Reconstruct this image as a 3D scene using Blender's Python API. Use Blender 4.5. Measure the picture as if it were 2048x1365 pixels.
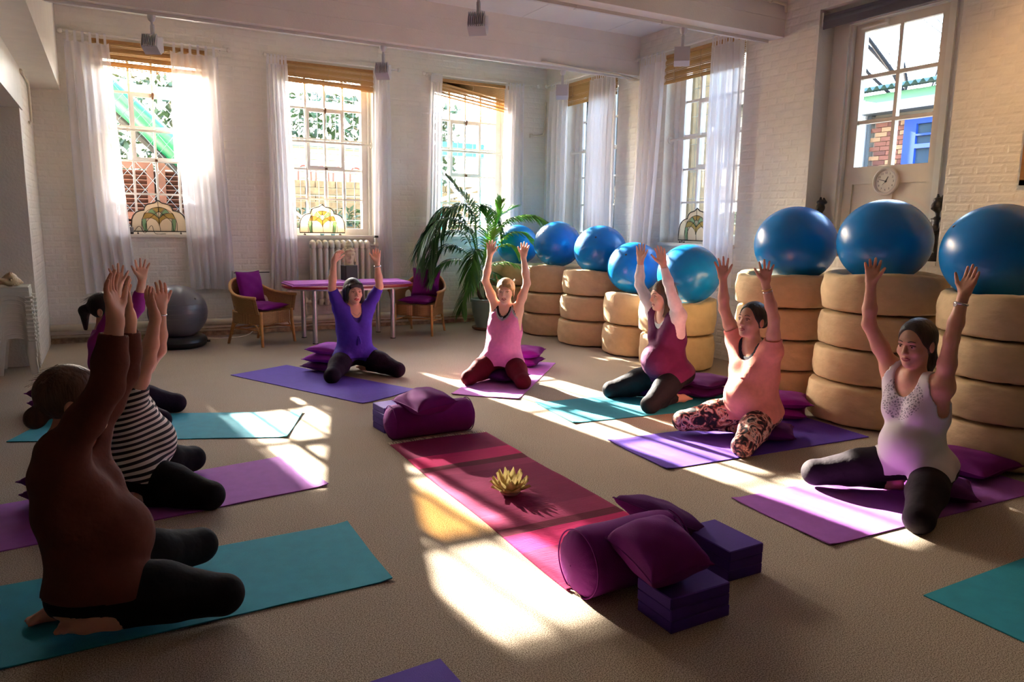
import bpy, math, random
import numpy as np
from mathutils import Matrix, Vector
random.seed(7); np.random.seed(7)
for _o in list(bpy.data.objects): bpy.data.objects.remove(_o)
SC = bpy.context.scene
COL = SC.collection
# ------------------------------------------------------------------ camera (solved from the vanishing lines of the room)
FPX, YAW, PITCH, ROLL, H = 1468.7, 0.49916, 0.15949, 0.0161, 1.55
_cy, _sy, _cp, _sp = math.cos(YAW), math.sin(YAW), math.cos(PITCH), math.sin(PITCH)
_F = np.array([_sy*_cp, _cy*_cp, -_sp]); _r = np.array([_cy, -_sy, 0.0]); _u = np.cross(_r, _F)
_cr, _sr = math.cos(ROLL), math.sin(ROLL)
CR = np.array([_cr*_r+_sr*_u, -_sr*_r+_cr*_u, _F]); CPOS = np.array([0, 0, H])
cam_d = bpy.data.cameras.new('camera'); cam = bpy.data.objects.new('camera', cam_d); COL.objects.link(cam)
cam_d.sensor_width = 36; cam_d.lens = FPX*36/2048; cam_d.clip_start = 0.05; cam_d.clip_end = 300
cam.matrix_world = Matrix(((CR[0][0], CR[1][0], -CR[2][0], 0), (CR[0][1], CR[1][1], -CR[2][1], 0), (CR[0][2], CR[1][2], -CR[2][2], H), (0, 0, 0, 1)))
SC.camera = cam
# ------------------------------------------------------------------ sky, sun, exposure
SC.view_settings.view_transform = 'Standard'; SC.view_settings.look = 'None'; SC.view_settings.gamma = 1
SC.view_settings.use_curve_mapping = False
SC.view_settings.exposure = 0.0
W = bpy.data.worlds.new('sky'); SC.world = W; W.use_nodes = True
_nt = W.node_tree; _bg = _nt.nodes['Background']
_sky = _nt.nodes.new('ShaderNodeTexSky'); _sky.sky_type = 'NISHITA'; _sky.sun_disc = False
_sky.sun_elevation = math.radians(21); _sky.sun_rotation = math.radians(-7); _sky.air_density = 1.0; _sky.dust_density = 1.5
_nt.links.new(_sky.outputs[0], _bg.inputs[0]); _bg.inputs[1].default_value = 4.7
SUN_AZ, SUN_EL = math.radians(-7.4), math.radians(21.8)
_sl = bpy.data.lights.new('sun', 'SUN'); _so = bpy.data.objects.new('sun', _sl); COL.objects.link(_so)
_sl.energy = 85.0; _sl.color = (1.0, 0.90, 0.76); _sl.angle = math.radians(0.5)
_sd = Vector((math.sin(SUN_AZ)*math.cos(SUN_EL), math.cos(SUN_AZ)*math.cos(SUN_EL), math.sin(SUN_EL)))
_so.rotation_euler = _sd.to_track_quat('Z', 'Y').to_euler(); _so.location = (0, 30, 15)

# ------------------------------------------------------------------ pixels to points
def ray(x, y): return CR.T @ np.array([(x-1024)/FPX, -(y-682.5)/FPX, 1.0])
def fl(x, y, z=0.0):
    d = ray(x, y); return CPOS + (z-H)/d[2]*d
def onY(x, y, Y):
    d = ray(x, y); return CPOS + Y/d[1]*d
def onX(x, y, X):
    d = ray(x, y); return CPOS + X/d[0]*d
def atD(x, y, D): return CPOS + D*ray(x, y)
def depth(P): return float((CR @ (np.array(P, float)-CPOS))[2])
def nrm(v):
    v = np.array(v, float); return v/np.linalg.norm(v)

# ------------------------------------------------------------------ materials
def s2l(c):
    return tuple((v/12.92 if v <= .04045 else ((v+.055)/1.055)**2.4) for v in c)
def rgb(r, g, b): return s2l((r/255, g/255, b/255))
MATS = {}
def mat(name, col, rough=.6, var=0.0, vscale=8, bump=0.0, bscale=60, metal=0.0, spec=.5, sheen=0.0, sss=0.0, stretch=None, coat=0.0):
    """colour + procedural variation + fine relief"""
    if name in MATS: return MATS[name]
    m = bpy.data.materials.new(name); m.use_nodes = True; nt = m.node_tree; b = nt.nodes['Principled BSDF']
    b.inputs['Roughness'].default_value = rough; b.inputs['Metallic'].default_value = metal
    b.inputs['Specular IOR Level'].default_value = spec
    if sheen: b.inputs['Sheen Weight'].default_value = sheen
    if coat: b.inputs['Coat Weight'].default_value = coat
    if sss:
        b.inputs['Subsurface Weight'].default_value = sss; b.inputs['Subsurface Radius'].default_value = (.012, .005, .003); b.inputs['Subsurface Scale'].default_value = 1.0
    tc = nt.nodes.new('ShaderNodeTexCoord'); mp = nt.nodes.new('ShaderNodeMapping'); nt.links.new(tc.outputs['Object'], mp.inputs[0])
    if stretch: mp.inputs['Scale'].default_value = stretch
    c4 = (*col, 1)
    if var:
        n = nt.nodes.new('ShaderNodeTexNoise'); n.inputs['Scale'].default_value = vscale; n.inputs['Detail'].default_value = 4
        nt.links.new(mp.outputs[0], n.inputs['Vector'])
        r = nt.nodes.new('ShaderNodeValToRGB'); r.color_ramp.elements[0].position = .3; r.color_ramp.elements[1].position = .7
        r.color_ramp.elements[0].color = (*[max(0, v*(1-var)) for v in col], 1); r.color_ramp.elements[1].color = (*[min(1, v*(1+var)) for v in col], 1)
        nt.links.new(n.outputs['Fac'], r.inputs[0]); nt.links.new(r.outputs[0], b.inputs['Base Color'])
    else: b.inputs['Base Color'].default_value = c4
    if bump:
        n2 = nt.nodes.new('ShaderNodeTexNoise'); n2.inputs['Scale'].default_value = bscale; n2.inputs['Detail'].default_value = 3
        nt.links.new(mp.outputs[0], n2.inputs['Vector'])
        bp = nt.nodes.new('ShaderNodeBump'); bp.inputs['Strength'].default_value = bump; bp.inputs['Distance'].default_value = .01
        nt.links.new(n2.outputs['Fac'], bp.inputs['Height']); nt.links.new(bp.outputs[0], b.inputs['Normal'])
    MATS[name] = m; return m
def glass_mat(name, tint=(1, 1, 1), refl=1.0, rough=0.0):
    if name in MATS: return MATS[name]
    m = bpy.data.materials.new(name); m.use_nodes = True; nt = m.node_tree; nt.nodes.clear()
    o = nt.nodes.new('ShaderNodeOutputMaterial'); t = nt.nodes.new('ShaderNodeBsdfTransparent'); t.inputs[0].default_value = (*tint, 1)
    g = nt.nodes.new('ShaderNodeBsdfGlossy'); g.inputs['Roughness'].default_value = rough
    f = nt.nodes.new('ShaderNodeFresnel'); f.inputs[0].default_value = 1.3; x = nt.nodes.new('ShaderNodeMixShader')
    nt.links.new(f.outputs[0], x.inputs[0]); nt.links.new(t.outputs[0], x.inputs[1]); nt.links.new(g.outputs[0], x.inputs[2]); nt.links.new(x.outputs[0], o.inputs[0])
    MATS[name] = m; return m
def sheer_mat(name, col, transp, transl, rough=.9):
    """thin cloth or coloured glass: part lets light straight through, part scatters it, part reflects"""
    if name in MATS: return MATS[name]
    m = bpy.data.materials.new(name); m.use_nodes = True; nt = m.node_tree; nt.nodes.clear()
    o = nt.nodes.new('ShaderNodeOutputMaterial'); d = nt.nodes.new('ShaderNodeBsdfDiffuse'); d.inputs[0].default_value = (*col, 1)
    tl = nt.nodes.new('ShaderNodeBsdfTranslucent'); tl.inputs[0].default_value = (*col, 1)
    t = nt.nodes.new('ShaderNodeBsdfTransparent'); t.inputs[0].default_value = (*[min(1, .25+.8*c) for c in col], 1)
    a = nt.nodes.new('ShaderNodeMixShader'); a.inputs[0].default_value = transl
    nt.links.new(d.outputs[0], a.inputs[1]); nt.links.new(tl.outputs[0], a.inputs[2])
    x = nt.nodes.new('ShaderNodeMixShader'); x.inputs[0].default_value = transp
    nt.links.new(a.outputs[0], x.inputs[1]); nt.links.new(t.outputs[0], x.inputs[2]); nt.links.new(x.outputs[0], o.inputs[0])
    MATS[name] = m; return m

# ------------------------------------------------------------------ mesh building
def rotm(ax, a):
    return np.array(Matrix.Rotation(a, 3, ax))
def frame_to(d, up=(0, 0, 1)):
    """columns: side, other, d"""
    d = nrm(d); up = np.array(up, float)
    if abs(d @ up) > .98: up = np.array([1.0, 0, 0])
    s = nrm(np.cross(up, d)); t = np.cross(d, s); return np.stack([s, t, d], 1)
class MB:
    def __init__(self): self.v = []; self.f = []
    def add(self, V, F):
        b = len(self.v); self.v.extend([tuple(p) for p in V]); self.f.extend([tuple(i+b for i in f) for f in F]); return self
    def box(self, c, s, R=None):
        c = np.array(c, float); h = np.array(s, float)/2
        V = np.array([[x, y, z] for x in (-1, 1) for y in (-1, 1) for z in (-1, 1)])*h
        if R is not None: V = V @ np.array(R).T
        return self.add(V+c, [(0, 1, 3, 2), (4, 6, 7, 5), (0, 4, 5, 1), (2, 3, 7, 6), (0, 2, 6, 4), (1, 5, 7, 3)])
    def box2(self, a, b):
        a = np.array(a, float); b = np.array(b, float); return self.box((a+b)/2, np.abs(b-a))
    def bbox(self, c, s, bev=.01, R=None):
        """box with chamfered edges"""
        c = np.array(c, float); h = np.array(s, float)/2; bev = min(bev, min(h)*.95); V = []; idx = {}
        for ax in range(3):
            for sg in (-1, 1):
                for p in (-1, 1):
                    for q in (-1, 1):
                        v = np.zeros(3); o = [i for i in range(3) if i != ax]
                        v[ax] = sg*h[ax]; v[o[0]] = p*(h[o[0]]-bev); v[o[1]] = q*(h[o[1]]-bev)
                        k = [0, 0, 0]; k[ax] = sg; k[o[0]] = p; k[o[1]] = q; idx[(ax, tuple(k))] = len(V); V.append(v)
        F = []
        def q(ax, k): return idx[(ax, tuple(k))]
        for ax in range(3):
            o = [i for i in range(3) if i != ax]
            for sg in (-1, 1):
                L = []
                for p, r in ((-1, -1), (1, -1), (1, 1), (-1, 1)):
                    k = [0, 0, 0]; k[ax] = sg; k[o[0]] = p; k[o[1]] = r; L.append(q(ax, k))
                F.append(L)
        for ax in range(3):
            o = [i for i in range(3) if i != ax]
            for p in (-1, 1):
                for r in (-1, 1):
                    k0 = [0, 0, 0]; k0[o[0]] = p; k0[o[1]] = r; ka = list(k0); ka[ax] = -1; kb = list(k0); kb[ax] = 1
                    F.append([q(o[0], ka), q(o[0], kb), q(o[1], kb), q(o[1], ka)])
        for a in (-1, 1):
            for b2 in (-1, 1):
                for c2 in (-1, 1): F.append([q(0, (a, b2, c2)), q(1, (a, b2, c2)), q(2, (a, b2, c2))])
        V = np.array(V)
        if R is not None: V = V @ np.array(R).T
        return self.add(V+c, F)
    def tube(self, pts, r, n=8, cap=True, closed=False, flat=1.0, up=(0, 0, 1)):
        pts = [np.array(p, float) for p in pts]; N = len(pts)
        rr = r if hasattr(r, '__len__') else [r]*N; V = []; prev = None
        for i, p in enumerate(pts):
            if closed: t = pts[(i+1) % N]-pts[i-1]
            else: t = pts[min(i+1, N-1)]-pts[max(i-1, 0)]
            t = nrm(t)
            if prev is None: M = frame_to(t, up); s = M[:, 0]
            else:
                s = prev-(prev @ t)*t; s = nrm(s)
            b = np.cross(t, s); prev = s
            for k in range(n):
                a = 2*math.pi*k/n; V.append(p+rr[i]*(math.cos(a)*s+math.sin(a)*b*flat))
        F = []
        for i in range(N if closed else N-1):
            j = (i+1) % N
            for k in range(n): k2 = (k+1) % n; F.append((i*n+k, i*n+k2, j*n+k2, j*n+k))
        if cap and not closed: F.append(tuple(range(n-1, -1, -1))); F.append(tuple((N-1)*n+k for k in range(n)))
        return self.add(V, F)
    def cyl(self, a, b, r, n=12, r2=None): return self.tube([a, b], [r, r if r2 is None else r2], n)
    def lathe(self, prof, n=24, o=(0, 0, 0), R=None, sx=1, sy=1):
        V = []; o = np.array(o, float)
        for (r, z) in prof:
            for k in range(n):
                a = 2*math.pi*k/n; V.append((r*math.cos(a)*sx, r*math.sin(a)*sy, z))
        V = np.array(V)
        if R is not None: V = V @ np.array(R).T
        F = []
        for i in range(len(prof)-1):
            for k in range(n): k2 = (k+1) % n; F.append((i*n+k, i*n+k2, (i+1)*n+k2, (i+1)*n+k))
        F.append(tuple(range(n-1, -1, -1))); F.append(tuple((len(prof)-1)*n+k for k in range(n)))
        return self.add(V+o, F)
    def ell(self, c, r, n=16, m=10, R=None):
        prof = [(max(math.sin(math.pi*i/m), .001), -math.cos(math.pi*i/m)) for i in range(m+1)]
        V = []
        for (q, z) in prof:
            for k in range(n): a = 2*math.pi*k/n; V.append((q*math.cos(a)*r[0], q*math.sin(a)*r[1], z*r[2]))
        V = np.array(V)
        if R is not None: V = V @ np.array(R).T
        F = []
        for i in range(m):
            for k in range(n): k2 = (k+1) % n; F.append((i*n+k, i*n+k2, (i+1)*n+k2, (i+1)*n+k))
        return self.add(V+np.array(c, float), F)
    def grid(self, fn, nu, nv, closeu=False):
        V = [fn(u/(nu if closeu else nu-1), v/(nv-1)) for v in range(nv) for u in range(nu)]; F = []
        for v in range(nv-1):
            for u in range(nu if closeu else nu-1):
                u2 = (u+1) % nu; F.append((v*nu+u, v*nu+u2, (v+1)*nu+u2, (v+1)*nu+u))
        return self.add(V, F)
    def prism(self, poly, d0, d1, M=None, o=(0, 0, 0)):
        """poly in (x,y), extruded along z from d0 to d1, mapped by the columns of M"""
        n = len(poly); V = [(x, y, d0) for x, y in poly]+[(x, y, d1) for x, y in poly]; V = np.array(V, float)
        if M is not None: V = V @ np.array(M).T
        return self.add(V+np.array(o, float), [tuple(range(n-1, -1, -1)), tuple(range(n, 2*n))]+[(i, (i+1) % n, n+(i+1) % n, n+i) for i in range(n)])
    def mesh(self, name, smooth=False, shift=(0, 0, 0)):
        me = bpy.data.meshes.new(name); s = np.array(shift, float)
        me.from_pydata([tuple(np.array(p)-s) for p in self.v], [], self.f); me.validate(); me.update()
        if smooth:
            me.shade_smooth()
        return me
    def build(self, name, m, parent=None, smooth=False, shift=None, angle=None):
        """shift=None: points are in the parent's local space; shift=point: points are world, made local to it"""
        me = self.mesh(name, smooth or angle is not None, shift if shift is not None else (0, 0, 0))
        if angle is not None:
            try: me.set_sharp_from_angle(angle=math.radians(angle))
            except Exception: pass
        return link(name, me, m, parent)
def link(name, me, m, parent=None, loc=(0, 0, 0), rot=(0, 0, 0)):
    o = bpy.data.objects.new(name, me); COL.objects.link(o)
    if m is not None and me is not None and not me.materials: me.materials.append(m)
    o.parent = parent; o.location = loc; o.rotation_euler = rot; return o
def tag(o, label=None, cat=None, group=None, kind=None):
    if label: o['label'] = label
    if cat: o['category'] = cat
    if group: o['group'] = group
    if kind: o['kind'] = kind
    return o
def thing(name, label, cat, loc=(0, 0, 0), rz=0, group=None):
    o = bpy.data.objects.new(name, None); COL.objects.link(o); o.empty_display_size = .1
    o.location = tuple(float(v) for v in loc); o.rotation_euler = (0, 0, rz); return tag(o, label, cat, group)
def dup(o, parent=None):
    c = o.copy(); COL.objects.link(c); c.parent = parent
    for ch in o.children: dup(ch, c)
    return c
def struct(o): o['kind'] = 'structure'; return o
def cata(pts, n=8):
    """smooth polyline through points"""
    pts = [np.array(p, float) for p in pts]; P = [2*pts[0]-pts[1]]+pts+[2*pts[-1]-pts[-2]]; out = []
    for i in range(1, len(P)-2):
        for k in range(n):
            t = k/n; a, b, c, d = P[i-1], P[i], P[i+1], P[i+2]
            out.append(.5*((2*b)+(-a+c)*t+(2*a-5*b+4*c-d)*t*t+(-a+3*b-3*c+d)*t**3))
    out.append(pts[-1]); return out
# ================================================================== ROOM
YB, XR, XL, ZC, ZBEAM = 10.46, 6.255, -0.71, 3.97, 3.49
YF, XO, WT = -2.2, -2.6, 0.40
M_wall = mat('painted_brick', rgb(226, 219, 206), .55, var=.05, vscale=3, bump=.4, bscale=38)
M_trim = mat('white_gloss_paint', rgb(232, 226, 212), .35, var=.04, vscale=6)
M_ceil = mat('ceiling_paint', rgb(226, 222, 216), .7, var=.03, vscale=2, bump=.08, bscale=40)
def carpet():
    m = bpy.data.materials.new('carpet'); m.use_nodes = True; nt = m.node_tree; b = nt.nodes['Principled BSDF']
    b.inputs['Roughness'].default_value = .95; b.inputs['Specular IOR Level'].default_value = .1
    tc = nt.nodes.new('ShaderNodeTexCoord')
    n1 = nt.nodes.new('ShaderNodeTexNoise'); n1.inputs['Scale'].default_value = 210; n1.inputs['Detail'].default_value = 3
    n2 = nt.nodes.new('ShaderNodeTexNoise'); n2.inputs['Scale'].default_value = 2.2; n2.inputs['Detail'].default_value = 5
    for n in (n1, n2): nt.links.new(tc.outputs['Object'], n.inputs['Vector'])
    r = nt.nodes.new('ShaderNodeValToRGB'); r.color_ramp.elements[0].position = .38; r.color_ramp.elements[1].position = .62
    r.color_ramp.elements[0].color = (*rgb(120, 106, 92), 1); r.color_ramp.elements[1].color = (*rgb(206, 192, 172), 1)
    nt.links.new(n1.outputs['Fac'], r.inputs[0])
    mx = nt.nodes.new('ShaderNodeMixRGB'); mx.blend_type = 'MULTIPLY'; mx.inputs[0].default_value = .35
    r2 = nt.nodes.new('ShaderNodeValToRGB'); r2.color_ramp.elements[0].color = (.6, .57, .54, 1); r2.color_ramp.elements[1].color = (1, 1, 1, 1)
    nt.links.new(n2.outputs['Fac'], r2.inputs[0]); nt.links.new(r.outputs[0], mx.inputs[1]); nt.links.new(r2.outputs[0], mx.inputs[2])
    nt.links.new(mx.outputs[0], b.inputs['Base Color'])
    bp = nt.nodes.new('ShaderNodeBump'); bp.inputs['Strength'].default_value = .4; bp.inputs['Distance'].default_value = .004
    nt.links.new(n1.outputs['Fac'], bp.inputs['Height']); nt.links.new(bp.outputs[0], b.inputs['Normal']); return m
M_carpet = carpet()
struct(MB().box2((XO-.3, YF-.3, -.2), (XR+WT, YB+WT, 0)).build('floor', M_carpet))
ceil = struct(MB().box2((XO-.3, YF-.3, ZC+.012), (XR+WT, YB+WT, ZC+.2)).build('ceiling', M_ceil))
# ceiling boards between the beams, joints left open
for (y0, y1) in ((-2.2, 5.70), (5.93, 8.10), (8.32, 10.46)):
    x = XL+.30
    while x < XR-.05:
        x2 = min(x+1.22, XR); MB().box2((x+.004, y0, ZC), (x2-.004, y1, ZC+.012)).build('ceiling_board', M_ceil, ceil); x = x2

def wall_with_holes(a0, a1, z1, holes, put):
    """put(a0,a1,z0,z1) adds a solid box; holes sorted (a0,a1,z0,z1)"""
    a = a0
    for (h0, h1, hz0, hz1) in sorted(holes):
        if h0 > a: put(a, h0, 0, z1)
        put(h0, h1, 0, hz0); put(h0, h1, hz1, z1); a = h1
    put(a, a1, 0, z1)
WZ0, WZ1 = 1.33, 3.62
WIN_B = [(.583, .64), (2.757, .64), (4.935, .64)]       # centre, half width on the back wall
WIN_R = [(9.17, .635), (6.87, .655)]                     # on the right wall
holesB = [(c-h, c+h, WZ0, WZ1) for c, h in WIN_B]
DOOR = (3.85, 5.27, 1.27, 3.66)
holesR = [(c-h, c+h, WZ0, WZ1) for c, h in WIN_R]+[DOOR]
mb = MB(); wall_with_holes(XO-.3, XR+WT, ZC+.2, holesB, lambda a, b, z0, z1: mb.box2((a, YB, z0), (b, YB+WT, z1)))
wall_back = struct(mb.build('wall_back', M_wall))
mb = MB(); wall_with_holes(YF-.3, YB, ZC+.2, holesR, lambda a, b, z0, z1: mb.box2((XR, a, z0), (XR+WT, b, z1)))
wall_right = struct(mb.build('wall_right', M_wall))
mb = MB(); mb.box2((XL-.45, 8.97, 0), (XL, YB, ZC)); 
mb.box2((XL-.45, YF, 3.01), (XL, 8.97, ZC)); mb.box2((XL-.30, YF, 0), (XL, .9, 3.01))
wall_left = struct(mb.build('wall_left', M_wall))
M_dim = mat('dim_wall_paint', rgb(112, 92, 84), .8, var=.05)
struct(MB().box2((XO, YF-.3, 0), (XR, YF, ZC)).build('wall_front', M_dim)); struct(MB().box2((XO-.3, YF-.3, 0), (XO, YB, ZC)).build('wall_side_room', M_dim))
# lintel over the side opening, boxed soffit, two ceiling beams
struct(MB().box2((XL-.35, .9, 2.60), (XL+.015, 9.15, 3.01)).build('trim_1', M_trim))
struct(MB().box2((XL, YF, 3.01), (XL+.30, YB, ZC)).build('trim_2', M_trim))
M_beam = mat('beam_paint', rgb(222, 214, 206), .6, var=.05, vscale=2.5, bump=.2, bscale=60)
def beam(name, y0, y1):
    o = struct(MB().box2((XL+.30, y0, ZBEAM), (XR, y1, ZC)).build(name, M_beam))
    for z, pr in ((ZBEAM+.17, .010), (ZBEAM+.33, .018)):       # shuttering boards left a stepped face
        MB().box2((XL+.30, y0-pr, z), (XR-.002, y0, ZC)).build('board_step', M_beam, o)
    return o
beam('trim_3', 8.10, 8.32); beam('trim_4', 5.70, 5.93)
# ------------------------------------------------------------------ painted bricks: real relief
def brick_mesh(w, h, d, axis):
    """front face with chamfered rim; axis 'B' faces -Y, 'R' faces -X"""
    b = .012; V = []
    for (x, z, p) in ((-w/2, -h/2, 0), (w/2, -h/2, 0), (w/2, h/2, 0), (-w/2, h/2, 0), (-w/2+b, -h/2+b, d), (w/2-b, -h/2+b, d), (w/2-b, h/2-b, d), (-w/2+b, h/2-b, d)):
        V.append((x, -p, z) if axis == 'B' else (-p, x, z))
    F = [(4, 5, 6, 7), (0, 1, 5, 4), (1, 2, 6, 5), (2, 3, 7, 6), (3, 0, 4, 7)]
    if axis == 'R': F = [tuple(reversed(f)) for f in F]
    return V, F
def bricks(wall, axis, a0, a1, holes, keep):
    full = []; rest = MB(); L, Hh, cw, ch = .215, .066, .225, .0755
    row = 0; z = .04
    while z+Hh < ZC-.01:
        a = a0+(0 if row % 2 else -.1125)
        while a < a1:
            s0, s1 = max(a, a0)+.004, min(a+L, a1)-.004; segs = [(s0, s1)]
            for (h0, h1, z0, z1) in holes:
                if z+Hh > z0-.002 and z < z1+.002:
                    n = []
                    for (p, q) in segs:
                        if q <= h0 or p >= h1: n.append((p, q))
                        else:
                            if p < h0-.03: n.append((p, h0-.003))
                            if q > h1+.03: n.append((h1+.003, q))
                    segs = n
            for (p, q) in segs:
                if q-p < .03: continue
                c = ((p+q)/2, z+Hh/2); d = .0024+random.uniform(-.0007, .0009)
                P = np.array([c[0], YB, c[1]]) if axis == 'B' else np.array([XR, c[0], c[1]])
                if q-p > L-.012 and keep(P): full.append((depth(P), P, d))
                else:
                    V, F = brick_mesh(q-p, Hh, d, axis); rest.add(np.array(V)+P, F)
            a += cw
        row += 1; z += ch
    full.sort(key=lambda t: t[0]); me = []
    for k in range(4):
        V, F = brick_mesh(L-.008, Hh, .0019+.00035*k, axis); me.append(MB().add(V, F).mesh('brick'))
    for m_ in me: m_.materials.append(M_wall)
    for i, (dd, P, d) in enumerate(full):
        if i < 300: link('brick', me[i*7 % 4], None, wall, tuple(P))
        else:
            V, F = brick_mesh(L-.008, Hh, d, axis); rest.add(np.array(V)+P, F)
    tag(rest.build('brick_courses', M_wall, wall), kind='stuff')
def inview(P, lo=0, hi=1365):
    c = CR @ (P-CPOS)
    if c[2] < .2: return False
    x, y = 1024+FPX*c[0]/c[2], 682.5-FPX*c[1]/c[2]
    return -10 < x < 2058 and lo < y < hi
bricks(wall_back, 'B', XL, XR, holesB, lambda P: inview(P) and (P[2] < 1.4 or 1.3 < P[0] < 2.0 or 3.5 < P[0] < 4.2))
bricks(wall_right, 'R', 2.6, YB, holesR, lambda P: inview(P) and P[2] > 1.15)
# left pillar face bricks
mbp = MB(); z = .04; row = 0
while z < 2.95:
    y = 8.98+(0 if row % 2 else .11)
    while y < YB-.02:
        q = min(y+.215, YB-.004); V, F = brick_mesh(q-y-.008, .066, .002+random.uniform(0, .002), 'R')
        mbp.add([(XL-vx, (y+q)/2+vy, z+.033+vz) for vx, vy, vz in V], [tuple(reversed(f)) for f in F]); y += .225
    z += .0755; row += 1
tag(mbp.build('brick_courses', M_wall, wall_left), kind='stuff')

# ================================================================== WINDOWS
M_glass = glass_mat('window_glass')
M_frame = mat('window_frame_paint', rgb(242, 239, 232), .4, var=.04, vscale=12, bump=.1, bscale=50)
M_wire = mat('galvanised_wire', rgb(120, 130, 130), .4, metal=.6)
NWIN = 0
ROWS = [1.43, 1.842, 2.255, 2.67, 3.083, 3.50]
def window(wall_axis, c, hw, latt):
    """wall_axis 'B': x runs along X, glass at YB+.24; 'R': runs along Y, glass at XR+.24"""
    global NWIN; NWIN += 1
    def T(a, d, z): return (a, YB+d, z) if wall_axis == 'B' else (XR+d, a, z)
    def bx(m_, a0, a1, d0, d1, z0, z1): m_.box2(T(a0, d0, z0), T(a1, d1, z1))
    root = bpy.data.objects.new('window_%d' % NWIN, None); COL.objects.link(root); struct(root)
    root.location = T(c, 0, WZ0); sh = root.location
    cw = .262; g0, g1 = c-2*cw, c+2*cw
    f = MB(); bx(f, c-hw, g0, .20, .30, WZ0, WZ1); bx(f, g1, c+hw, .20, .30, WZ0, WZ1); bx(f, g0, g1, .20, .30, WZ0, ROWS[0]); bx(f, g0, g1, .20, .30, ROWS[-1], WZ1)
    for s, e in ((c-hw, .03), (c+hw, -.03)): bx(f, s, s+e, .14, .20, WZ0, WZ1)
    f.build('frame', M_frame, root, shift=sh)
    s = MB(); bx(s, c-hw, c+hw, -.03, .24, WZ0-.035, WZ0+.005); s.build('window_sill', M_trim, root, shift=sh)
    for k in range(1, 4): m_ = MB(); bx(m_, g0+k*cw-.013, g0+k*cw+.013, .2155, .2645, ROWS[0]+.0005, ROWS[-1]-.0005); m_.build('glazing_bar', M_frame, root, shift=sh)
    for z in ROWS[1:-1]: m_ = MB(); bx(m_, g0+.0005, g1-.0005, .2185, .2615, z-.0125, z+.0125); m_.build('glazing_bar', M_frame, root, shift=sh)
    # hopper casement in the middle
    a0, a1, z0, z1 = g0+cw, g0+3*cw, ROWS[2], ROWS[4]; cs = MB()
    bx(cs, a0, a0+.042, .19, .27, z0, z1); bx(cs, a1-.042, a1, .19, .27, z0, z1); bx(cs, a0+.042, a1-.042, .19, .27, z0, z0+.045); bx(cs, a0+.042, a1-.042, .19, .27, z1-.045, z1)
    co = cs.build('casement', M_frame, root, shift=sh)
    lt = MB(); P = np.array(T(c, .175, z1-.01)); lt.box(P, (.03, .03, .04)); lt.box(P+np.array((0, 0, -.03)), (.02, .02, .05)); P2 = np.array(T(c, .175, z0+.01)); lt.box(P2, (.03, .03, .03))
    lt.build('latch', mat('rusty_iron', rgb(105, 72, 48), .6, var=.3, vscale=60), co, shift=sh)
    pm = MB(); w_, h_ = cw-.026, ROWS[1]-ROWS[0]-.026
    pm.box((0, 0, 0), (w_, .004, h_) if wall_axis == 'B' else (.004, w_, h_)); me = pm.mesh('pane'); me.materials.append(M_glass)
    for i in range(4):
        for j in range(5):
            p = np.array(T(g0+(i+.5)*cw, .24, (ROWS[j]+ROWS[j+1])/2))-np.array(sh); link('pane', me, None, root, tuple(p))
    # security bar across the reveal
    br = MB(); br.cyl(T(c-hw, .10, 2.62), T(c+hw, .10, 2.62), .017, 10)
    for e in (c-hw+.006, c+hw-.006): br.cyl(T(e-.006, .10, 2.62), T(e+.006, .10, 2.62), .045, 12)
    br.build('security_bar', M_trim, root, smooth=False, shift=sh)
    # wire guard outside
    gm = MB(); d = .33
    if latt == 'diamond':
        st = .19
        for k in range(-8, 14):
            for sg in (-1, 1):
                pts = []
                x0 = g0+k*st*1.0
                for t in np.linspace(0, 1, 2): pts.append((x0+sg*t*1.7, ROWS[0]+t*2.1))
                (xa, za), (xb, zb) = pts; cl = []
                # clip to the opening
                ts = [0, 1]
                def xt(x): return (x-xa)/(xb-xa)
                lo, hi = sorted((xt(g0), xt(g1))); lo = max(0, lo); hi = min(1, hi)
                if hi > lo: gm.tube([T(xa+(xb-xa)*lo, d, za+(zb-za)*lo), T(xa+(xb-xa)*hi, d, za+(zb-za)*hi)], .003, 4)
    else:
        for x in np.arange(g0+.06, g1, .13): gm.tube([T(x, d, ROWS[0]), T(x, d, ROWS[-1])], .0035, 4)
        for z in np.arange(ROWS[0]+.12, ROWS[-1], .34): gm.tube([T(g0, d, z), T(g1, d, z)], .0035, 4)
    gm.build('wire_guard', M_wire, root, shift=sh)
    # pull cord with a small knob
    return root
for i, (c, h) in enumerate(WIN_B): window('B', c, h, 'diamond' if i == 0 else 'square')
for (c, h) in WIN_R: window('R', c, h, 'square')

# ================================================================== DOOR in its raised recess
dr = bpy.data.objects.new('door_1', None); COL.objects.link(dr); struct(dr); dr.location = (XR+.30, 4.56, 1.27); ds = dr.location
DX = XR+.30; dy0, dy1 = 4.10, 5.05; gy0, gy1 = 4.19, 4.953; gz = [2.146, 2.545, 2.57]
M_door = mat('door_paint', rgb(224, 214, 196), .4, var=.05, vscale=6, bump=.06, bscale=40)
gzs = [2.147, 2.575, 3.0, 3.425]
f = MB(); f.box2((DX-.03, dy0, 1.27), (DX+.03, gy0-.0, 3.50)); f.box2((DX-.03, gy1, 1.27), (DX+.03, dy1, 3.50)); f.box2((DX-.03, gy0, 1.27), (DX+.03, gy1, 1.42)); f.box2((DX-.03, gy0, 1.98), (DX+.03, gy1, gzs[0])); f.box2((DX-.03, gy0, gzs[-1]), (DX+.03, gy1, 3.50))
f.box2((DX-.03, 4.51, 1.42), (DX+.03, 4.63, 1.98)); leaf = f.build('leaf', M_door, dr, shift=ds)
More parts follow.
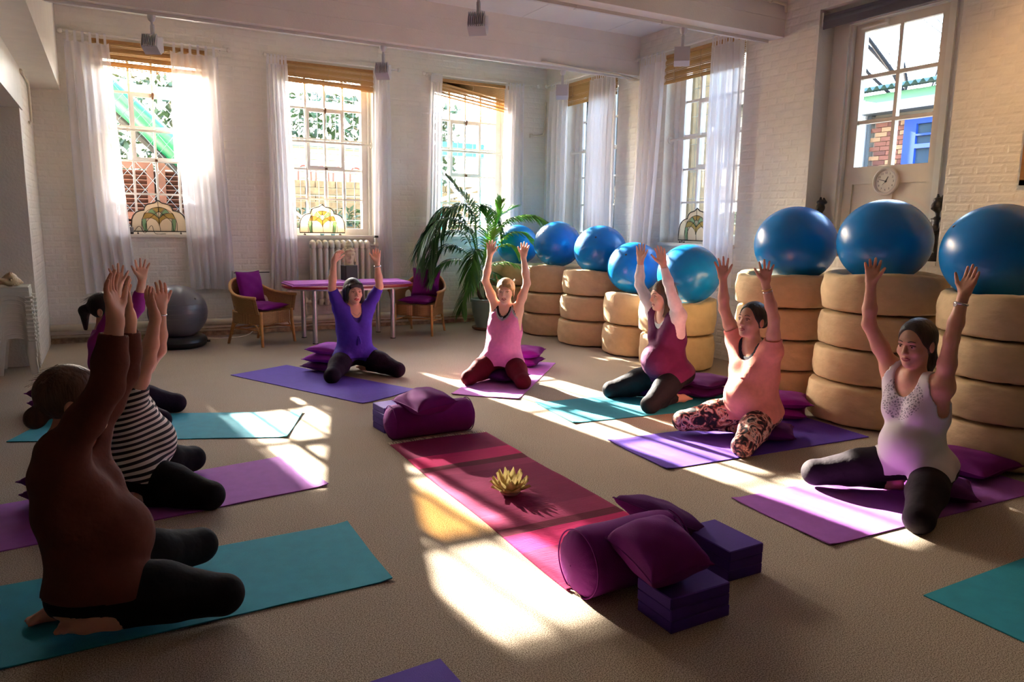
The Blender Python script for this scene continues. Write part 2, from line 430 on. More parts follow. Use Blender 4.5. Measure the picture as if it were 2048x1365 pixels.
for a, b in ((gy0, 4.51), (4.63, gy1)): MB().box2((DX-.012, a, 1.42), (DX+.012, b, 1.98)).build('panel', M_door, leaf, shift=ds)
m_ = MB(); m_.box2((DX-.025, 4.555, gzs[0]), (DX+.025, 4.590, gzs[-1])); m_.build('glazing_bar', M_door, leaf, shift=ds)
for z in gzs[1:-1]: MB().box2((DX-.024, gy0, z-.017), (DX+.024, gy1, z+.017)).build('glazing_bar', M_door, leaf, shift=ds)
for a, b in ((gy0, 4.555), (4.590, gy1)):
    for k in range(3): MB().box2((DX-.002, a, gzs[k]), (DX+.002, b, gzs[k+1])).build('pane', M_glass, leaf, shift=ds)
bolt = MB(); bolt.cyl((DX-.045, 4.72, 3.46), (DX-.045, 4.98, 3.455), .012, 8); bolt.box((DX-.04, 4.72, 3.465), (.03, .03, .05)); bolt.build('bolt', M_trim, leaf, shift=ds)
fr = MB(); fr.box2((DX-.08, 3.85, 1.27), (DX+.08, dy0, 3.66)); fr.box2((DX-.08, dy1, 1.27), (DX+.08, 5.27, 3.66)); fr.box2((DX-.08, dy0, 3.50), (DX+.08, dy1, 3.66))
for y in (dy0-.05, dy1+.05): fr.box((DX-.09, y, 2.46), (.03, .05, 2.38))
fr.box((DX-.09, 4.575, 3.53), (.03, 1.05, .05)); fr.build('frame', M_trim, dr, shift=ds)
MB().box2((XR-.01, 3.85, 1.24), (XR+.42, 5.27, 1.275)).build('door_sill', M_wall, dr, shift=ds)
# ================================================================== pipe run, skirting, conduits
bb = MB(); bb.box2((XL, YB-.035, 0), (XR, YB, .10)); struct(bb.build('baseboard_back', mat('scuffed_skirting', rgb(170, 150, 120), .7, var=.5, vscale=14)))
# ================================================================== FITTINGS
# ---- heating pipe, lighting tracks, conduits
M_pipe = mat('pipe_paint', rgb(218, 208, 186), .45, var=.08, vscale=5)
tag(MB().tube([(XL+.01, YB-.10, .20), (2.0, YB-.10, .185), (XR-.02, YB-.10, .165)], .045, 14).build('heating_pipe', M_pipe, smooth=True), 'thick cream heating pipe running along the foot of the window wall', 'pipe')
tag(MB().tube([(XL+.01, YB-.055, .085), (3, YB-.055, .075), (XR-.02, YB-.055, .07)], .016, 8).build('thin_pipe', M_pipe, smooth=True), 'thin painted pipe just below the thick heating pipe', 'pipe')
M_track = mat('track_white', rgb(205, 200, 196), .4)
for (y, lab) in ((8.21, 'white lighting track under the ceiling beam nearest the three windows'), (5.88, 'white lighting track under the ceiling beam beside the door')):
    t = MB(); t.box2((XL+.32, y-.018, ZBEAM-.030), (XR-.05, y+.018, ZBEAM))
    for k in range(7): x = XL+.6+k*.98; t.box((x, y, ZBEAM-.018), (.03, .05, .032))
    tag(t.build('lighting_track', M_track), lab, 'track', 'lighting tracks')
c = MB(); y = 5.665
c.tube([(1.5, y, 3.80), (4.6, y, 3.80), (6.1, y, 3.80), (6.20, y, 3.79), (6.22, y, 3.72)], .013, 8)
for x in (2.2, 3.5, 4.8, 6.0): c.box((x, y, 3.80), (.02, .04, .04))
tag(c.build('conduit', M_pipe), 'white cable conduit fixed along the face of the beam beside the door', 'conduit')
c = MB(); q = [onY(*p, YB-.02) for p in ((1092, 205), (1089, 262), (1082, 271), (1062, 272))]; c.tube(cata(q, 5), .014, 8); c.cyl(q[-1]+np.array((-.02, 0, 0)), q[-1]+np.array((.02, 0, 0)), .035, 10)
tag(c.build('conduit', M_pipe, smooth=True), 'bent white conduit in the corner between two windows', 'conduit')
c = MB(); q = [np.array((XL+.02, yy, zz)) for yy, zz in ((9.2, 3.0), (9.8, 3.0), (10.0, 2.96), (10.02, 2.62), (9.9, 2.55), (9.75, 2.55))]; c.tube(cata(q, 5), .013, 8)
tag(c.build('conduit', M_pipe, smooth=True), 'bent white conduit on the pillar by the stacked stools', 'conduit')
c = MB(); c.tube(cata([(4.75, 8.08, 3.50), (5.4, 8.07, 3.47), (5.9, 8.06, 3.46), (6.2, 8.06, 3.43)], 4), .014, 8); c.tube(cata([(5.9, 8.06, 3.46), (6.05, 8.02, 3.40), (6.22, 7.99, 3.42)], 4), .012, 8)
tag(c.build('conduit', M_pipe, smooth=True), 'forked white conduit at the beam end between the right-hand windows', 'conduit')

# ---- track spotlights
M_spot = mat('spot_grey', rgb(196, 194, 200), .45)
def spot_mesh():
    a = MB(); a.lathe([(.001, 0), (.036, 0), (.038, -.02), (.03, -.045), (.012, -.06), (.001, -.06)], 16)
    b = MB(); b.cyl((0, 0, -.055), (0, 0, -.10), .012, 8); b.bbox((0, 0, -.135), (.03, .028, .10), .006); b.bbox((.022, 0, -.13), (.012, .03, .11), .004)
    h = MB(); prof = [(-.055, 0), (.050, .028), (.058, -.09), (-.005, -.125), (-.075, -.075)]
    h.prism([(p*1.15, q*1.15) for p, q in prof], -.075, .075, np.array([[1, 0, 0], [0, 0, 1], [0, 1, 0]]).T, (0, 0, -.215))
    fins = MB()
    for k in range(9): fins.box((-.055-.012, -.066+k*.0165, -.245), (.05, .006, .12), rotm('Y', .35))
    return a, b, h, fins
def spot(loc, rz, lab):
    r = thing('track_spotlight', lab, 'spotlight', loc, rz, 'track spotlights')
    a, b, h, fins = spot_mesh()
    a.build('canopy', M_spot, r, angle=40); b.build('stem', M_spot, r); hh = h.build('housing', M_spot, r); fins.build('cooling_fins', M_spot, hh); return r
SP = [((303, 28), 8.21, 1.1, 'grey floodlight hanging from the track before the louvre-view window'), ((767, 92), 8.21, 1.0, 'grey floodlight hanging from the track above the radiator window'),
      ((940, -8), 5.88, .9, 'grey ribbed floodlight on the track over the middle of the room'), ((1121, 142), 8.21, -2.2, 'grey floodlight on the track above the potted palm'),
      ((1380, 52), 5.88, -2.3, 'grey floodlight on the track before the window beside the door')]
for (px, y, rz, lab) in SP:
    p = fl(px[0], px[1], ZBEAM-.03); spot((p[0], y, ZBEAM-.03), rz, lab)

# ---- curtain rods, curtains, bamboo blinds
M_rod = mat('rod_white', rgb(228, 222, 212), .4)
M_sheer = sheer_mat('sheer_curtain', rgb(244, 241, 243), .13, .55)
M_bamboo = sheer_mat('bamboo_slats', rgb(204, 168, 116), .03, .16)
M_bamboo2 = mat('bamboo_header', rgb(176, 132, 78), .6, var=.25, vscale=20, stretch=(1, 1, 12))
ZROD = 3.665
def TT(ax, a, d, z): return (a, YB-d, z) if ax == 'B' else (XR-d, a, z)
def rod(ax, a0, a1, lab):
    r = thing('curtain_rod', lab, 'curtain rod', TT(ax, (a0+a1)/2, .10, ZROD), 0, 'curtain rods'); sh = r.location
    m_ = MB(); m_.cyl(TT(ax, a0, .10, ZROD), TT(ax, a1, .10, ZROD), .013, 10); m_.build('pole', M_rod, r, True, sh)
    for e in (a0, a1): m_ = MB(); m_.ell(TT(ax, e, .10, ZROD), (.028, .028, .028), 10, 8); m_.build('finial', M_rod, r, True, sh)
    for e in (a0+.09, a1-.09): m_ = MB(); m_.cyl(TT(ax, e, 0, ZROD), TT(ax, e, .11, ZROD), .01, 8); m_.cyl(TT(ax, e, 0, ZROD), TT(ax, e, .012, ZROD), .03, 10); m_.build('bracket', M_rod, r, False, sh)
def curtain(ax, t0, t1, b0, b1, zb, folds, lab, seed):
    rs = random.Random(seed); zt = ZROD-.085; ph = [rs.uniform(0, 6.28) for _ in range(6)]
    r = thing('curtain', lab, 'curtain', TT(ax, (b0+b1)/2, .10, zb), 0, 'sheer white tab-top curtains'); sh = r.location
    def fn(u, v):       # v 0 top .. 1 bottom
        w = min(1, v*5); a = (t0+(t1-t0)*u)*(1-v)+(b0+(b1-b0)*u)*v
        wv = math.sin(2*math.pi*folds*u+ph[0]+.5*math.sin(3*v+ph[2]))
        wv2 = math.sin(2*math.pi*folds*2.3*u+ph[1]+1.5*v)
        d = .10+(.014+.024*w)*wv+.010*wv2*w+.02*math.sin(2.2*v+ph[3]+3*u)*v
        a += .012*math.sin(2*math.pi*folds*u*1.0+ph[4]+1)*w+.02*math.sin(4*v+ph[5])*v
        sag = .02*abs(math.sin(math.pi*folds*.8*u))*(1-w)
        return TT(ax, a, d, zt-sag-(zt-zb)*v+(.012*math.sin(5*u+ph[1]) if v > .99 else 0))
    g = MB(); g.grid(fn, 56, 40); g.build('fabric', M_sheer, r, True, sh)
    n = max(3, int(folds*.8+2))
    for k in range(n):
        u = (k+.5)/n; a = t0+(t1-t0)*u; m_ = MB()
        loop = [TT(ax, a+dx, .10+dd, z) for dx, dd, z in ((0, .016, zt-.03), (0, .018, ZROD-.01), (0, .012, ZROD+.014), (0, 0, ZROD+.019), (0, -.012, ZROD+.014), (0, -.018, ZROD-.01), (0, -.016, zt-.03))]
        V = []; F = []
        for i, p in enumerate(loop):
            q = np.array(p); e = np.array(TT(ax, .014, 0, 0))-np.array(TT(ax, 0, 0, 0)); V += [q-e, q+e]
            if i: F.append((2*i-2, 2*i-1, 2*i+1, 2*i))
        m_.add(V, F); m_.build('tab', M_sheer, r, True, sh)
    return r
def blind(ax, a0, a1, zL, zR, lab, seed, fan=False):
    rs = random.Random(seed); r = thing('bamboo_blind', lab, 'blind', TT(ax, (a0+a1)/2, .0, 3.4), 0, 'bamboo roman blinds'); sh = r.location
    m_ = MB(); m_.box2(TT(ax, a0, -.005, 3.595), TT(ax, a1, .035, 3.635)); m_.build('headrail', M_bamboo2, r, False, sh)
    # (hung just inside the top of the opening)
    s = MB()
    def slat(l0, l1, d, hgt):
        # one thin slat from (a0,l0) to (a1,l1)
        V = []
        for (a, z) in ((a0, l0), (a1, l1)):
            for dd in (-.003, .003):
                for dz in (-hgt/2, hgt/2): V.append(TT(ax, a, d+dd, z+dz))
        s.add(V, [(0, 1, 5, 4), (2, 6, 7, 3), (0, 4, 6, 2), (1, 3, 7, 5), (0, 2, 3, 1), (4, 5, 7, 6)])
    n = 22
    for k in range(n):
        t = (k+.5)/n; top = 3.595
        hL, hR = top-zL, top-zR
        if fan: zl = zL+.19-(.19)*t; zr = zR+.19-(.19)*t
        else: zl = top-hL*t; zr = top-hR*t
        slat(zl, zr, .035+.014*math.sin(k*1.1+seed), min(.0105, (hL if not fan else .19)/n*.93))
    if fan:
        for k in range(12):
            t = (k+.5)/12; slat(3.59-(3.59-zL-.19)*t, 3.59-(3.59-zR-.19)*t, .015, .010)
    else:
        for k in range(14): t = (k+.5)/14; slat(3.595-(3.595-zL)*t*.95, 3.595-(3.595-zR)*t*.95, .012+.005*(k % 2), .012)
    tag(s.build('slats', M_bamboo, r, False, sh), kind='stuff')
    for k in (.15, .5, .85):
        a = a0+(a1-a0)*k; zb = zL+(zR-zL)*k; c = MB(); c.tube([TT(ax, a+.012*math.sin(i*1.3), .058, 3.58-(3.58-zb)*i/9) for i in range(10)], .004, 5); c.build('lift_cord', mat('cord', rgb(190, 165, 125), .8), r, False, sh)
for i, (a0, a1, lab) in enumerate(((-.36, 1.47, 'white curtain rod over the window with the louvre view'), (1.92, 3.75, 'white curtain rod over the radiator window'), (4.13, 6.05, 'white curtain rod over the window behind the palm'))): rod('B', a0, a1, lab)
rod('R', 8.40, 10.28, 'white curtain rod over the window behind the first blue balls'); rod('R', 6.00, 8.03, 'white curtain rod over the window beside the door')
CU = [('B', -.33, .13, -.30, .28, .62, 5, 'sheer white curtain beside the pillar, at the louvre-view window', 1), ('B', .79, 1.34, .87, 1.42, .62, 6, 'sheer white curtain glaring with sunlight at the louvre-view window', 2),
      ('B', 1.93, 2.20, 1.92, 2.29, .57, 5, 'sheer white curtain at the radiator window, behind the left wicker chair', 3), ('B', 3.38, 3.60, 3.34, 3.62, .66, 4, 'narrow sheer white curtain at the radiator window, above the table end', 4),
      ('B', 4.24, 4.42, 4.14, 4.38, .66, 4, 'narrow sheer white curtain behind the drooping palm frond', 5), ('B', 5.46, 5.80, 5.42, 5.84, .66, 5, 'sheer white curtain between the palm and the room corner', 6),
      ('R', 10.17, 9.63, 10.15, 9.70, .75, 4, 'sheer white curtain nearest the room corner on the ball side', 7), ('R', 9.07, 8.45, 9.10, 8.46, .75, 6, 'bluish sheer white curtain above the second and third blue balls', 8),
      ('R', 7.95, 7.45, 8.00, 7.62, .85, 4, 'sheer white curtain above the fourth blue ball', 9), ('R', 6.66, 6.15, 6.62, 6.13, .85, 5, 'sheer white curtain covering the stained-glass window beside the door', 10)]
for a in CU: curtain(*a)
ZB = [onY(x, y, YB-.03)[2] for x, y in ((228, 139), (420, 160), (578, 163), (752, 187), (880, 190), (1030, 229))]
BL = [('B', WIN_B[0], ZB[0], ZB[1], 'bamboo blind half drawn up at the louvre-view window', False), ('B', WIN_B[1], ZB[2], ZB[3], 'bamboo blind drawn up level at the radiator window', False), ('B', WIN_B[2], ZB[4], ZB[5], 'bamboo blind hanging crooked at the window behind the palm', True),
      ('R', WIN_R[0], 3.30, 3.30, 'bamboo blind at the window behind the first blue balls', False), ('R', WIN_R[1], 3.28, 3.28, 'bamboo blind at the window beside the door', False)]
for i, (ax, (c, h), zl, zr, lab, fan) in enumerate(BL): blind(ax, c-h+.005, c+h-.005, zl, zr, lab, i, fan)

# ---- stained glass ornaments on the window sills
M_lead = mat('lead_came', rgb(30, 26, 24), .5)
G_cream = sheer_mat('cream_glass', rgb(228, 214, 190), .30, .40); G_amber = sheer_mat('amber_glass', rgb(216, 196, 130), .30, .40); G_green = sheer_mat('green_glass', rgb(182, 220, 184), .30, .45)
def ornament(ax, P, lab):
    r = thing('stained_glass_ornament', lab, 'ornament', P, 0 if ax == 'B' else -math.pi/2, 'stained glass arch ornaments')
    S = .64/596
    def T2(x, y): return ((x-670)*S, (1020-y)*S+.035)
    half = [(372, 1020), (372, 960), (380, 880), (398, 835), (430, 798), (470, 778), (515, 772), (520, 745), (535, 718), (560, 700), (600, 690), (632, 682), (650, 668), (668, 652)]
    out = [T2(*p) for p in half]+[T2(1340-x, y) for x, y in reversed(half[:-1])]
    Mx = np.array([[1, 0, 0], [0, 0, 1], [0, 1, 0]]).T
    def sheet(poly, m, name, d): MB().prism(poly, d-.0015, d+.0015, Mx).build(name, m, r)
    sheet(out, G_cream, 'glass_piece', 0)
    halves = [(G_amber, [(675, 950), (640, 890), (595, 862), (535, 866), (492, 868), (518, 802), (580, 806), (630, 830), (670, 868)]), (G_green, [(485, 876), (530, 872), (537, 1014), (505, 1014), (490, 950)]),
              (G_green, [(553, 797), (597, 752), (640, 800), (668, 862), (630, 822), (595, 803)]), (G_amber, [(603, 745), (668, 737), (668, 790), (645, 792)])]
    lead = MB()
    for m, pl in halves:
        for mir in (0, 1):
            q = [T2(1340-x if mir else x, y) for x, y in pl]; sheet(q if not mir else q[::-1], m, 'glass_piece', -.004)
            lead.tube([(x, -.006, z) for x, z in q], .0028, 5, closed=True)
    for arc in ([(485, 1014), (480, 930), (500, 850), (560, 770), (670, 733), (780, 770), (840, 850), (866, 930), (862, 1014)], [(680, 1018), (668, 860), (668, 655)], [(520, 1014), (540, 900), (670, 780)], [(820, 1014), (800, 900), (670, 780)]):
        lead.tube([(x, -.006, z) for x, z in [T2(*p) for p in cata([np.array(p+(0,)) for p in arc], 5) for p in [(p[0], p[1])]]], .0028, 5)
    lead.build('lead_lines', M_lead, r)
    o = MB(); o.tube([(x, 0, z) for x, z in out], .0075, 6, closed=True); o.build('border', M_lead, r)
    for x in (-.25, .25):
        ft = MB(); ft.cyl((x, 0, .03), (x, 0, .008), .005, 6); ft.cyl((x, -.035, .010), (x, .035, .010), .005, 6)
        for d in (-.035, .035): ft.ell((x, d, .010), (.010, .010, .010), 8, 6)
        ft.build('foot', M_lead, r)
ornament('B', (onY(319, 455, YB+.10)[0], YB+.10, WZ0+.005), 'stained glass arch ornament on the sill of the louvre-view window')
ornament('B', (onY(645, 455, YB+.10)[0], YB+.10, WZ0+.005), 'stained glass arch ornament on the sill above the radiator')
ornament('R', (XR+.10, 9.12, WZ0+.005), 'stained glass arch ornament half hidden behind the blue balls')
ornament('R', (XR+.10, onX(1392, 470, XR+.10)[1], WZ0+.005), 'stained glass arch ornament on the sill beside the door')
# sill clutter
M_dark = mat('black_plastic', rgb(28, 26, 26), .4)
p = onY(258, 468, YB+.08); rt = thing('router', 'small grey box with trailing cable on the louvre-view sill', 'router', (p[0], YB+.08, WZ0+.005))
MB().bbox((0, 0, .045), (.11, .08, .09), .006).build('case', mat('grey_plastic', rgb(120, 118, 116), .5), rt); MB().bbox((0, -.005, .012), (.10, .078, .022), .004).build('foot', M_dark, rt)
MB().tube(cata([(.05, -.02, .02), (.12, -.04, .10), (.18, -.03, .015), (.26, -.04, .11), (.30, -.03, .01), (.42, -.05, .006)], 6), .0035, 6).build('cable', M_dark, rt)
M_tea = sheer_mat('blue_glass', rgb(170, 215, 235), .6, .6)
for px, lab in ((644.5, 'small blue glass tealight cup under the ornament, farther from the radiator valve'), (666, 'small blue glass tealight cup under the ornament, nearer the radiator valve')):
    p = onY(px, 468, YB+.06); r = thing('tealight_cup', lab, 'cup', (p[0], YB+.06, WZ0+.005), 0, 'tealight cups')
    MB().lathe([(.012, 0), (.026, 0), (.032, .025), (.030, .025), (.024, .004), (.001, .004)], 16).build('cup', M_tea, r, angle=40); MB().lathe([(.001, .005), (.020, .005), (.020, .014), (.001, .014)], 12).build('candle', mat('wax', rgb(240, 236, 226), .5), r)
# ---- radiator
M_rad = mat('radiator_paint', rgb(222, 214, 196), .38, var=.05, vscale=8)
ra = thing('radiator', 'old cream column radiator under the middle window', 'radiator', (2.87, YB-.14, 0)); nsec = 10
for k in range(nsec):
    x = -.41+k*.0855; s = MB()
    for d in (-.065, .065): s.tube([(x, d, .42), (x, d, .50), (x, d, 1.12), (x, d, 1.20)], [.022, .029, .029, .022], 10)
    s.tube(cata([(x, -.065, 1.16), (x, -.055, 1.225), (x, 0, 1.245), (x, .055, 1.225), (x, .065, 1.16)], 4), .032, 10); s.tube(cata([(x, -.065, .46), (x, -.05, .40), (x, 0, .385), (x, .05, .40), (x, .065, .46)], 4), .032, 10)
    for z in (.43, 1.20): s.cyl((x-.0428, 0, z), (x+.0428, 0, z), .028, 10)
    s.build('section', M_rad, ra, True)
v = MB(); v.cyl((.40, 0, 1.20), (.50, 0, 1.20), .018, 10); v.cyl((.50, 0, .18), (.50, 0, 1.30), .018, 10); v.cyl((.50, 0, 1.17), (.50, 0, 1.24), .035, 10); v.build('valve_pipe', M_rad, ra, True)
MB().lathe([(.005, 0), (.032, 0), (.036, .012), (.030, .028), (.006, .030)], 12, (.50, 0, 1.31)).build('valve_handle', M_dark, ra)
b = MB(); b.cyl((-.44, 0, .42), (-.52, 0, .42), .025, 10); b.ell((-.53, 0, .44), (.04, .04, .05), 10, 8); b.cyl((-.53, 0, .44), (-.53, 0, .20), .018, 8); b.build('lower_valve', M_rad, ra, True)
# feet under the end sections
for x in (-.41, .36): MB().tube([(x, 0, .40), (x, 0, .0)], [.03, .022], 8).build('foot', M_rad, ra)
# ---- convector heater
ht = thing('convector_heater', 'slim white wall heater behind the left wicker chair', 'heater', (1.65, YB-.05, .53)); M_ht = mat('heater_white', rgb(206, 202, 192), .4)
MB().bbox((0, 0, .165), (.50, .07, .33), .008).build('case', M_ht, ht); MB().box((0, -.037, .305), (.46, .006, .012)).build('grille', M_dark, ht)
# ---- sockets and cables at the foot of the wall
so = thing('wall_socket', 'white double wall socket behind the ponytailed woman', 'socket', (-.02, YB-.012, .47)); MB().bbox((0, 0, 0), (.15, .016, .086), .004).build('plate', M_trim, so); MB().tube(cata([(.0, -.012, -.03), (-.10, -.03, -.20), (-.05, -.10, -.42), (.25, -.16, -.462)], 6), .004, 6).build('cable', M_trim, so)
tag(MB().tube(cata([(1.0, 10.2, .006), (1.2, 10.12, .006), (1.45, 10.16, .006), (1.6, 10.30, .03), (1.68, 10.38, .12)], 6), .006, 6).build('mains_cable', M_trim, smooth=True), 'thin white cable on the carpet between grey ball and wicker chair', 'cable')

# ---- door furniture: roller blind, clock, picture
rb = thing('roller_blind', 'dark grey roller blind rolled up over the door recess', 'blind', (XR+.08, 4.56, 3.56))
MB().cyl((0, -.69, .0), (0, .69, .0), .055, 16).build('roll', mat('blind_grey', rgb(88, 84, 92), .7), rb, True)
MB().box((-.045, 0, -.02), (.012, 1.38, .13)).build('hem', mat('blind_grey', rgb(88, 84, 92), .7), rb)
for y in (-.70, .70): MB().box((0, y, .01), (.10, .015, .13)).build('bracket', M_trim, rb)
ch = MB(); ch.tube(cata([(-.03, -.675, -.02), (-.03, -.668, -.9), (-.03, -.672, -1.02), (-.03, -.682, -.9), (-.03, -.688, -.02)], 6), .003, 5); ch.lathe([(.001, -.05), (.011, -.05), (.011, 0), (.001, 0)], 8, (-.03, -.675, -1.02)); ch.build('pull_chain', M_trim, rb)
P = onX(1773, 363, DX-.035); ck = thing('wall_clock', 'round white wall clock hung on the door below the panes', 'clock', (DX-.03, P[1], P[2]), -math.pi/2)
def wheel(r0, r1, d0, d1, n=40):
    m_ = MB(); m_.lathe([(r0, d0), (r1, d0), (r1, d1), (r0, d1)], n, R=np.array([[1, 0, 0], [0, 0, -1], [0, 1, 0]])); return m_
m_ = MB(); m_.lathe([(.001, 0), (.128, 0), (.134, .012), (.130, .030), (.116, .038), (.106, .030), (.102, .016), (.001, .016)], 48, R=np.array([[1, 0, 0], [0, 0, -1], [0, 1, 0]])); m_.build('case', mat('clock_white', rgb(236, 232, 222), .3), ck, angle=40)
wheel(.0005, .1, .016, .0175).build('dial', mat('clock_dial', rgb(232, 228, 214), .5), ck)
for k in range(1, 13):
    cu = bpy.data.curves.new('numeral', 'FONT'); cu.body = str(k); cu.size = .026; cu.align_x = 'CENTER'; cu.align_y = 'CENTER'; cu.extrude = .0004
    tmp = bpy.data.objects.new('numeral', cu); COL.objects.link(tmp); dg = bpy.context.evaluated_depsgraph_get(); me = bpy.data.meshes.new_from_object(tmp.evaluated_get(dg)); bpy.data.objects.remove(tmp)
    a = math.radians(90-30*k); o = link('numeral', me, M_dark, ck, (.079*math.cos(a), -.0182, .079*math.sin(a)), (math.pi/2, 0, 0))
def hand(deg, ln, w, name, m):
    a = math.radians(deg); m_ = MB(); V = [(-w, -.012), (w, -.012), (w*.5, ln), (-w*.5, ln)]
    q = [(x*math.cos(a)+y*math.sin(a), -x*math.sin(a)+y*math.cos(a)) for x, y in V]; m_.prism(q, -.0215, -.020, np.array([[1, 0, 0], [0, 0, 1], [0, 1, 0]]).T); m_.build(name, m, ck)
hand(28, .05, .005, 'hour_hand', M_dark); hand(286, .075, .0035, 'minute_hand', M_dark); hand(225, .045, .0015, 'second_hand', M_dark)
wheel(.0005, .007, .016, .024, 12).build('spindle', M_dark, ck)
M_gold = mat('gilt_frame', rgb(150, 104, 52), .45, metal=.3, var=.2, vscale=20)
pf = thing('picture_frame', 'gilt framed picture on the brick wall right of the door', 'picture', (XR-.02, 2.83, 1.90))
f = MB()
for (y0, y1, z0, z1) in ((-.41, .41, 0, .04), (-.41, .41, .96, 1.0), (-.41, -.37, 0, 1.0), (.37, .41, 0, 1.0)): f.box2((-.02, y0, z0), (.012, y1, z1))
f.build('frame', M_gold, pf); MB().box2((-.004, -.37, .04), (.010, .37, .96)).build('picture', mat('mount_card', rgb(216, 204, 178), .8), pf)
# warm spotlight on the wall side, out of frame above the right-hand row: lights the brick beside the door
wl = spot((4.3, 1.55, ZC-.0), -.6, 'grey floodlight switched on, fixed to the ceiling near the picture')
ld = bpy.data.lights.new('warm_lamp', 'SPOT'); ld.energy = 210; ld.color = (1.0, .56, .24); ld.spot_size = math.radians(62); ld.spot_blend = .6; ld.shadow_soft_size = .06
lo = bpy.data.objects.new('warm_lamp', ld); COL.objects.link(lo); lo.location = (4.36, 1.62, ZC-.36)
_td = Vector((XR, 2.45, 2.75))-Vector(lo.location); lo.rotation_euler = _td.to_track_quat('-Z', 'Y').to_euler()
# ================================================================== OUTSIDE THE WINDOWS
M_pave = mat('paving', rgb(150, 142, 130), .9, var=.2, vscale=3)
tag(struct(MB().box2((-14, YB+WT, -.6), (22, 30, -.05)).build('ground', M_pave)), 'paved yard outside the windows', 'ground')
struct(MB().box2((XR+WT, -8, -.6), (22, YB+WT, -.05)).build('ground', M_pave))
M_louv = mat('brown_louvre', rgb(84, 48, 36), .6, var=.15, vscale=10); M_green = mat('green_paint', rgb(4, 92, 56), .35); M_steel = mat('grey_steel', rgb(120, 134, 140), .45)
# louvred shutter wall behind window 1
lv = thing('louvred_shutter_wall', 'brown louvred shutters outside the first window', 'shutters', (.5, 11.78, 0))
for (x0, x1) in ((-1.9, -.62), (-.56, .10), (.16, 1.6)):
    fr = MB(); fr.box2((x0, 0, 0), (x0+.09, .07, 2.32)); fr.box2((x1-.09, 0, 0), (x1, .07, 2.32)); fr.box2((x0+.09, 0, 2.22), (x1-.09, .07, 2.32)); fr.box2((x0+.09, 0, 1.52), (x1-.09, .07, 1.62)); fr.box2((x0+.09, 0, 0), (x1-.09, .07, .9)); fr.build('shutter_frame', M_louv, lv)
    for z in np.arange(.94, 2.22, .065):
        if 1.50 < z < 1.64: continue
        MB().box(((x0+x1)/2, .03, z), (x1-x0-.18, .075, .012), rotm('X', -.6)).build('slat', M_louv, lv)
MB().box2((-1.9, .10, 0), (1.6, .14, 2.2)).build('backing', mat('dark_brown', rgb(50, 32, 26), .8), lv)
a, b = np.array((-.60, 11.35, 3.88)), np.array((3.35, 11.35, .05)); gc_ = thing('green_chute', 'green plastic chute on a dark stringer sloping down outside the first window', 'chute', tuple(a*np.array((1, 1, 0)))); MB().tube([a, b], .155, 20).build('chute_tube', M_green, gc_, True, gc_.location)
MB().tube([a+np.array((-.02, .02, -.24)), b+np.array((-.27, .02, .02))], .05, 12).build('stringer', mat('black_rubber', rgb(30, 30, 28), .6), gc_, False, gc_.location)
tag(MB().box2((-6, 17.4, 4.04), (9, 17.52, 4.22)).box2((-5.9, 17.4, -.05), (-5.75, 17.52, 4.04)).box2((8.75, 17.4, -.05), (8.9, 17.52, 4.04)).build('steel_beam', M_steel), 'grey steel beam spanning the yard outside the windows', 'beam')
# added amber sheet, kept out of view, to tint one strip of sun gold
tag(MB().box2((-.16, 14.55, 4.30), (.14, 14.562, 4.62)).box2((-.18, 14.54, -.05), (-.16, 14.57, 4.66)).box2((.14, 14.54, -.05), (.16, 14.57, 4.66)).build('amber_sun_filter', sheer_mat('amber_sun_tint', rgb(240, 206, 132), .7, .5)), 'added amber panel tinting the sun, on two thin posts in the yard', 'panel')
# garden wall, hedge, white and cream sheds, bicycle-red tubing
gw = thing('garden_wall', 'weathered low brick wall outside the middle windows', 'wall', (4.2, 16.5, 0)); M_gw = mat('mossy_brick', rgb(112, 92, 62), .9, var=.35, vscale=9)
rowz = 0
for z in np.arange(0, 2.35, .15):
    for x in np.arange(-2.4, 3.4, .44): MB().box((x+(.22 if rowz % 2 else 0), 0, z+.07), (.425, .22, .138)).build('stone', M_gw, gw)
    rowz += 1
sh = thing('cream_shed', 'cream boarded shed beyond the garden wall', 'shed', (4.4, 18.5, 0)); M_shed = mat('cream_boards', rgb(176, 166, 124), .7, var=.06)
for z in np.arange(0, 3.3, .15): MB().box((0, 0, z+.073), (6.6, .06, .14)).build('board', M_shed, sh)
MB().box2((-3.4, -.2, 3.3), (3.4, 1.4, 3.4)).build('roof', mat('shed_roof', rgb(110, 126, 110), .8), sh)
M_red = mat('red_tube', rgb(196, 60, 44), .4)
rt = thing('bicycle_rack', 'red tubular bicycle rack on the garden wall', 'rack', (3.9, 16.5, 2.38))
for k in range(6): MB().tube(cata([(-1.0+k*.38, 0, 0), (-.98+k*.38, 0, .26), (-.86+k*.38, 0, .33), (-.74+k*.38, 0, .26), (-.72+k*.38, 0, 0)], 4), .02, 6).build('hoop', M_red, rt)
M_leaf = mat('hedge_leaf', rgb(44, 62, 30), .6, var=.5, vscale=3)
def hedge(c, size, n, lab, leaf=.10):
    rs = np.random.RandomState(int(c[0]*10)+5); V = []; F = []
    for i in range(n):
        p = np.array(c)+(rs.rand(3)-.5)*np.array(size); d = nrm(rs.randn(3)); e = nrm(np.cross(d, rs.randn(3))); w = leaf*(.6+.8*rs.rand())
        b0 = len(V); V += [p-d*w, p+e*w*.4, p+d*w, p-e*w*.4]; F.append((b0, b0+1, b0+2, b0+3))
    o = MB().add(V, F).build('hedge', M_leaf); tag(o, lab, 'hedge', kind='stuff')
hedge((4.6, 20.9, 2.45), (9.5, .8, 5.0), 9000, 'leafy green hedge above the shed outside the windows', .13)
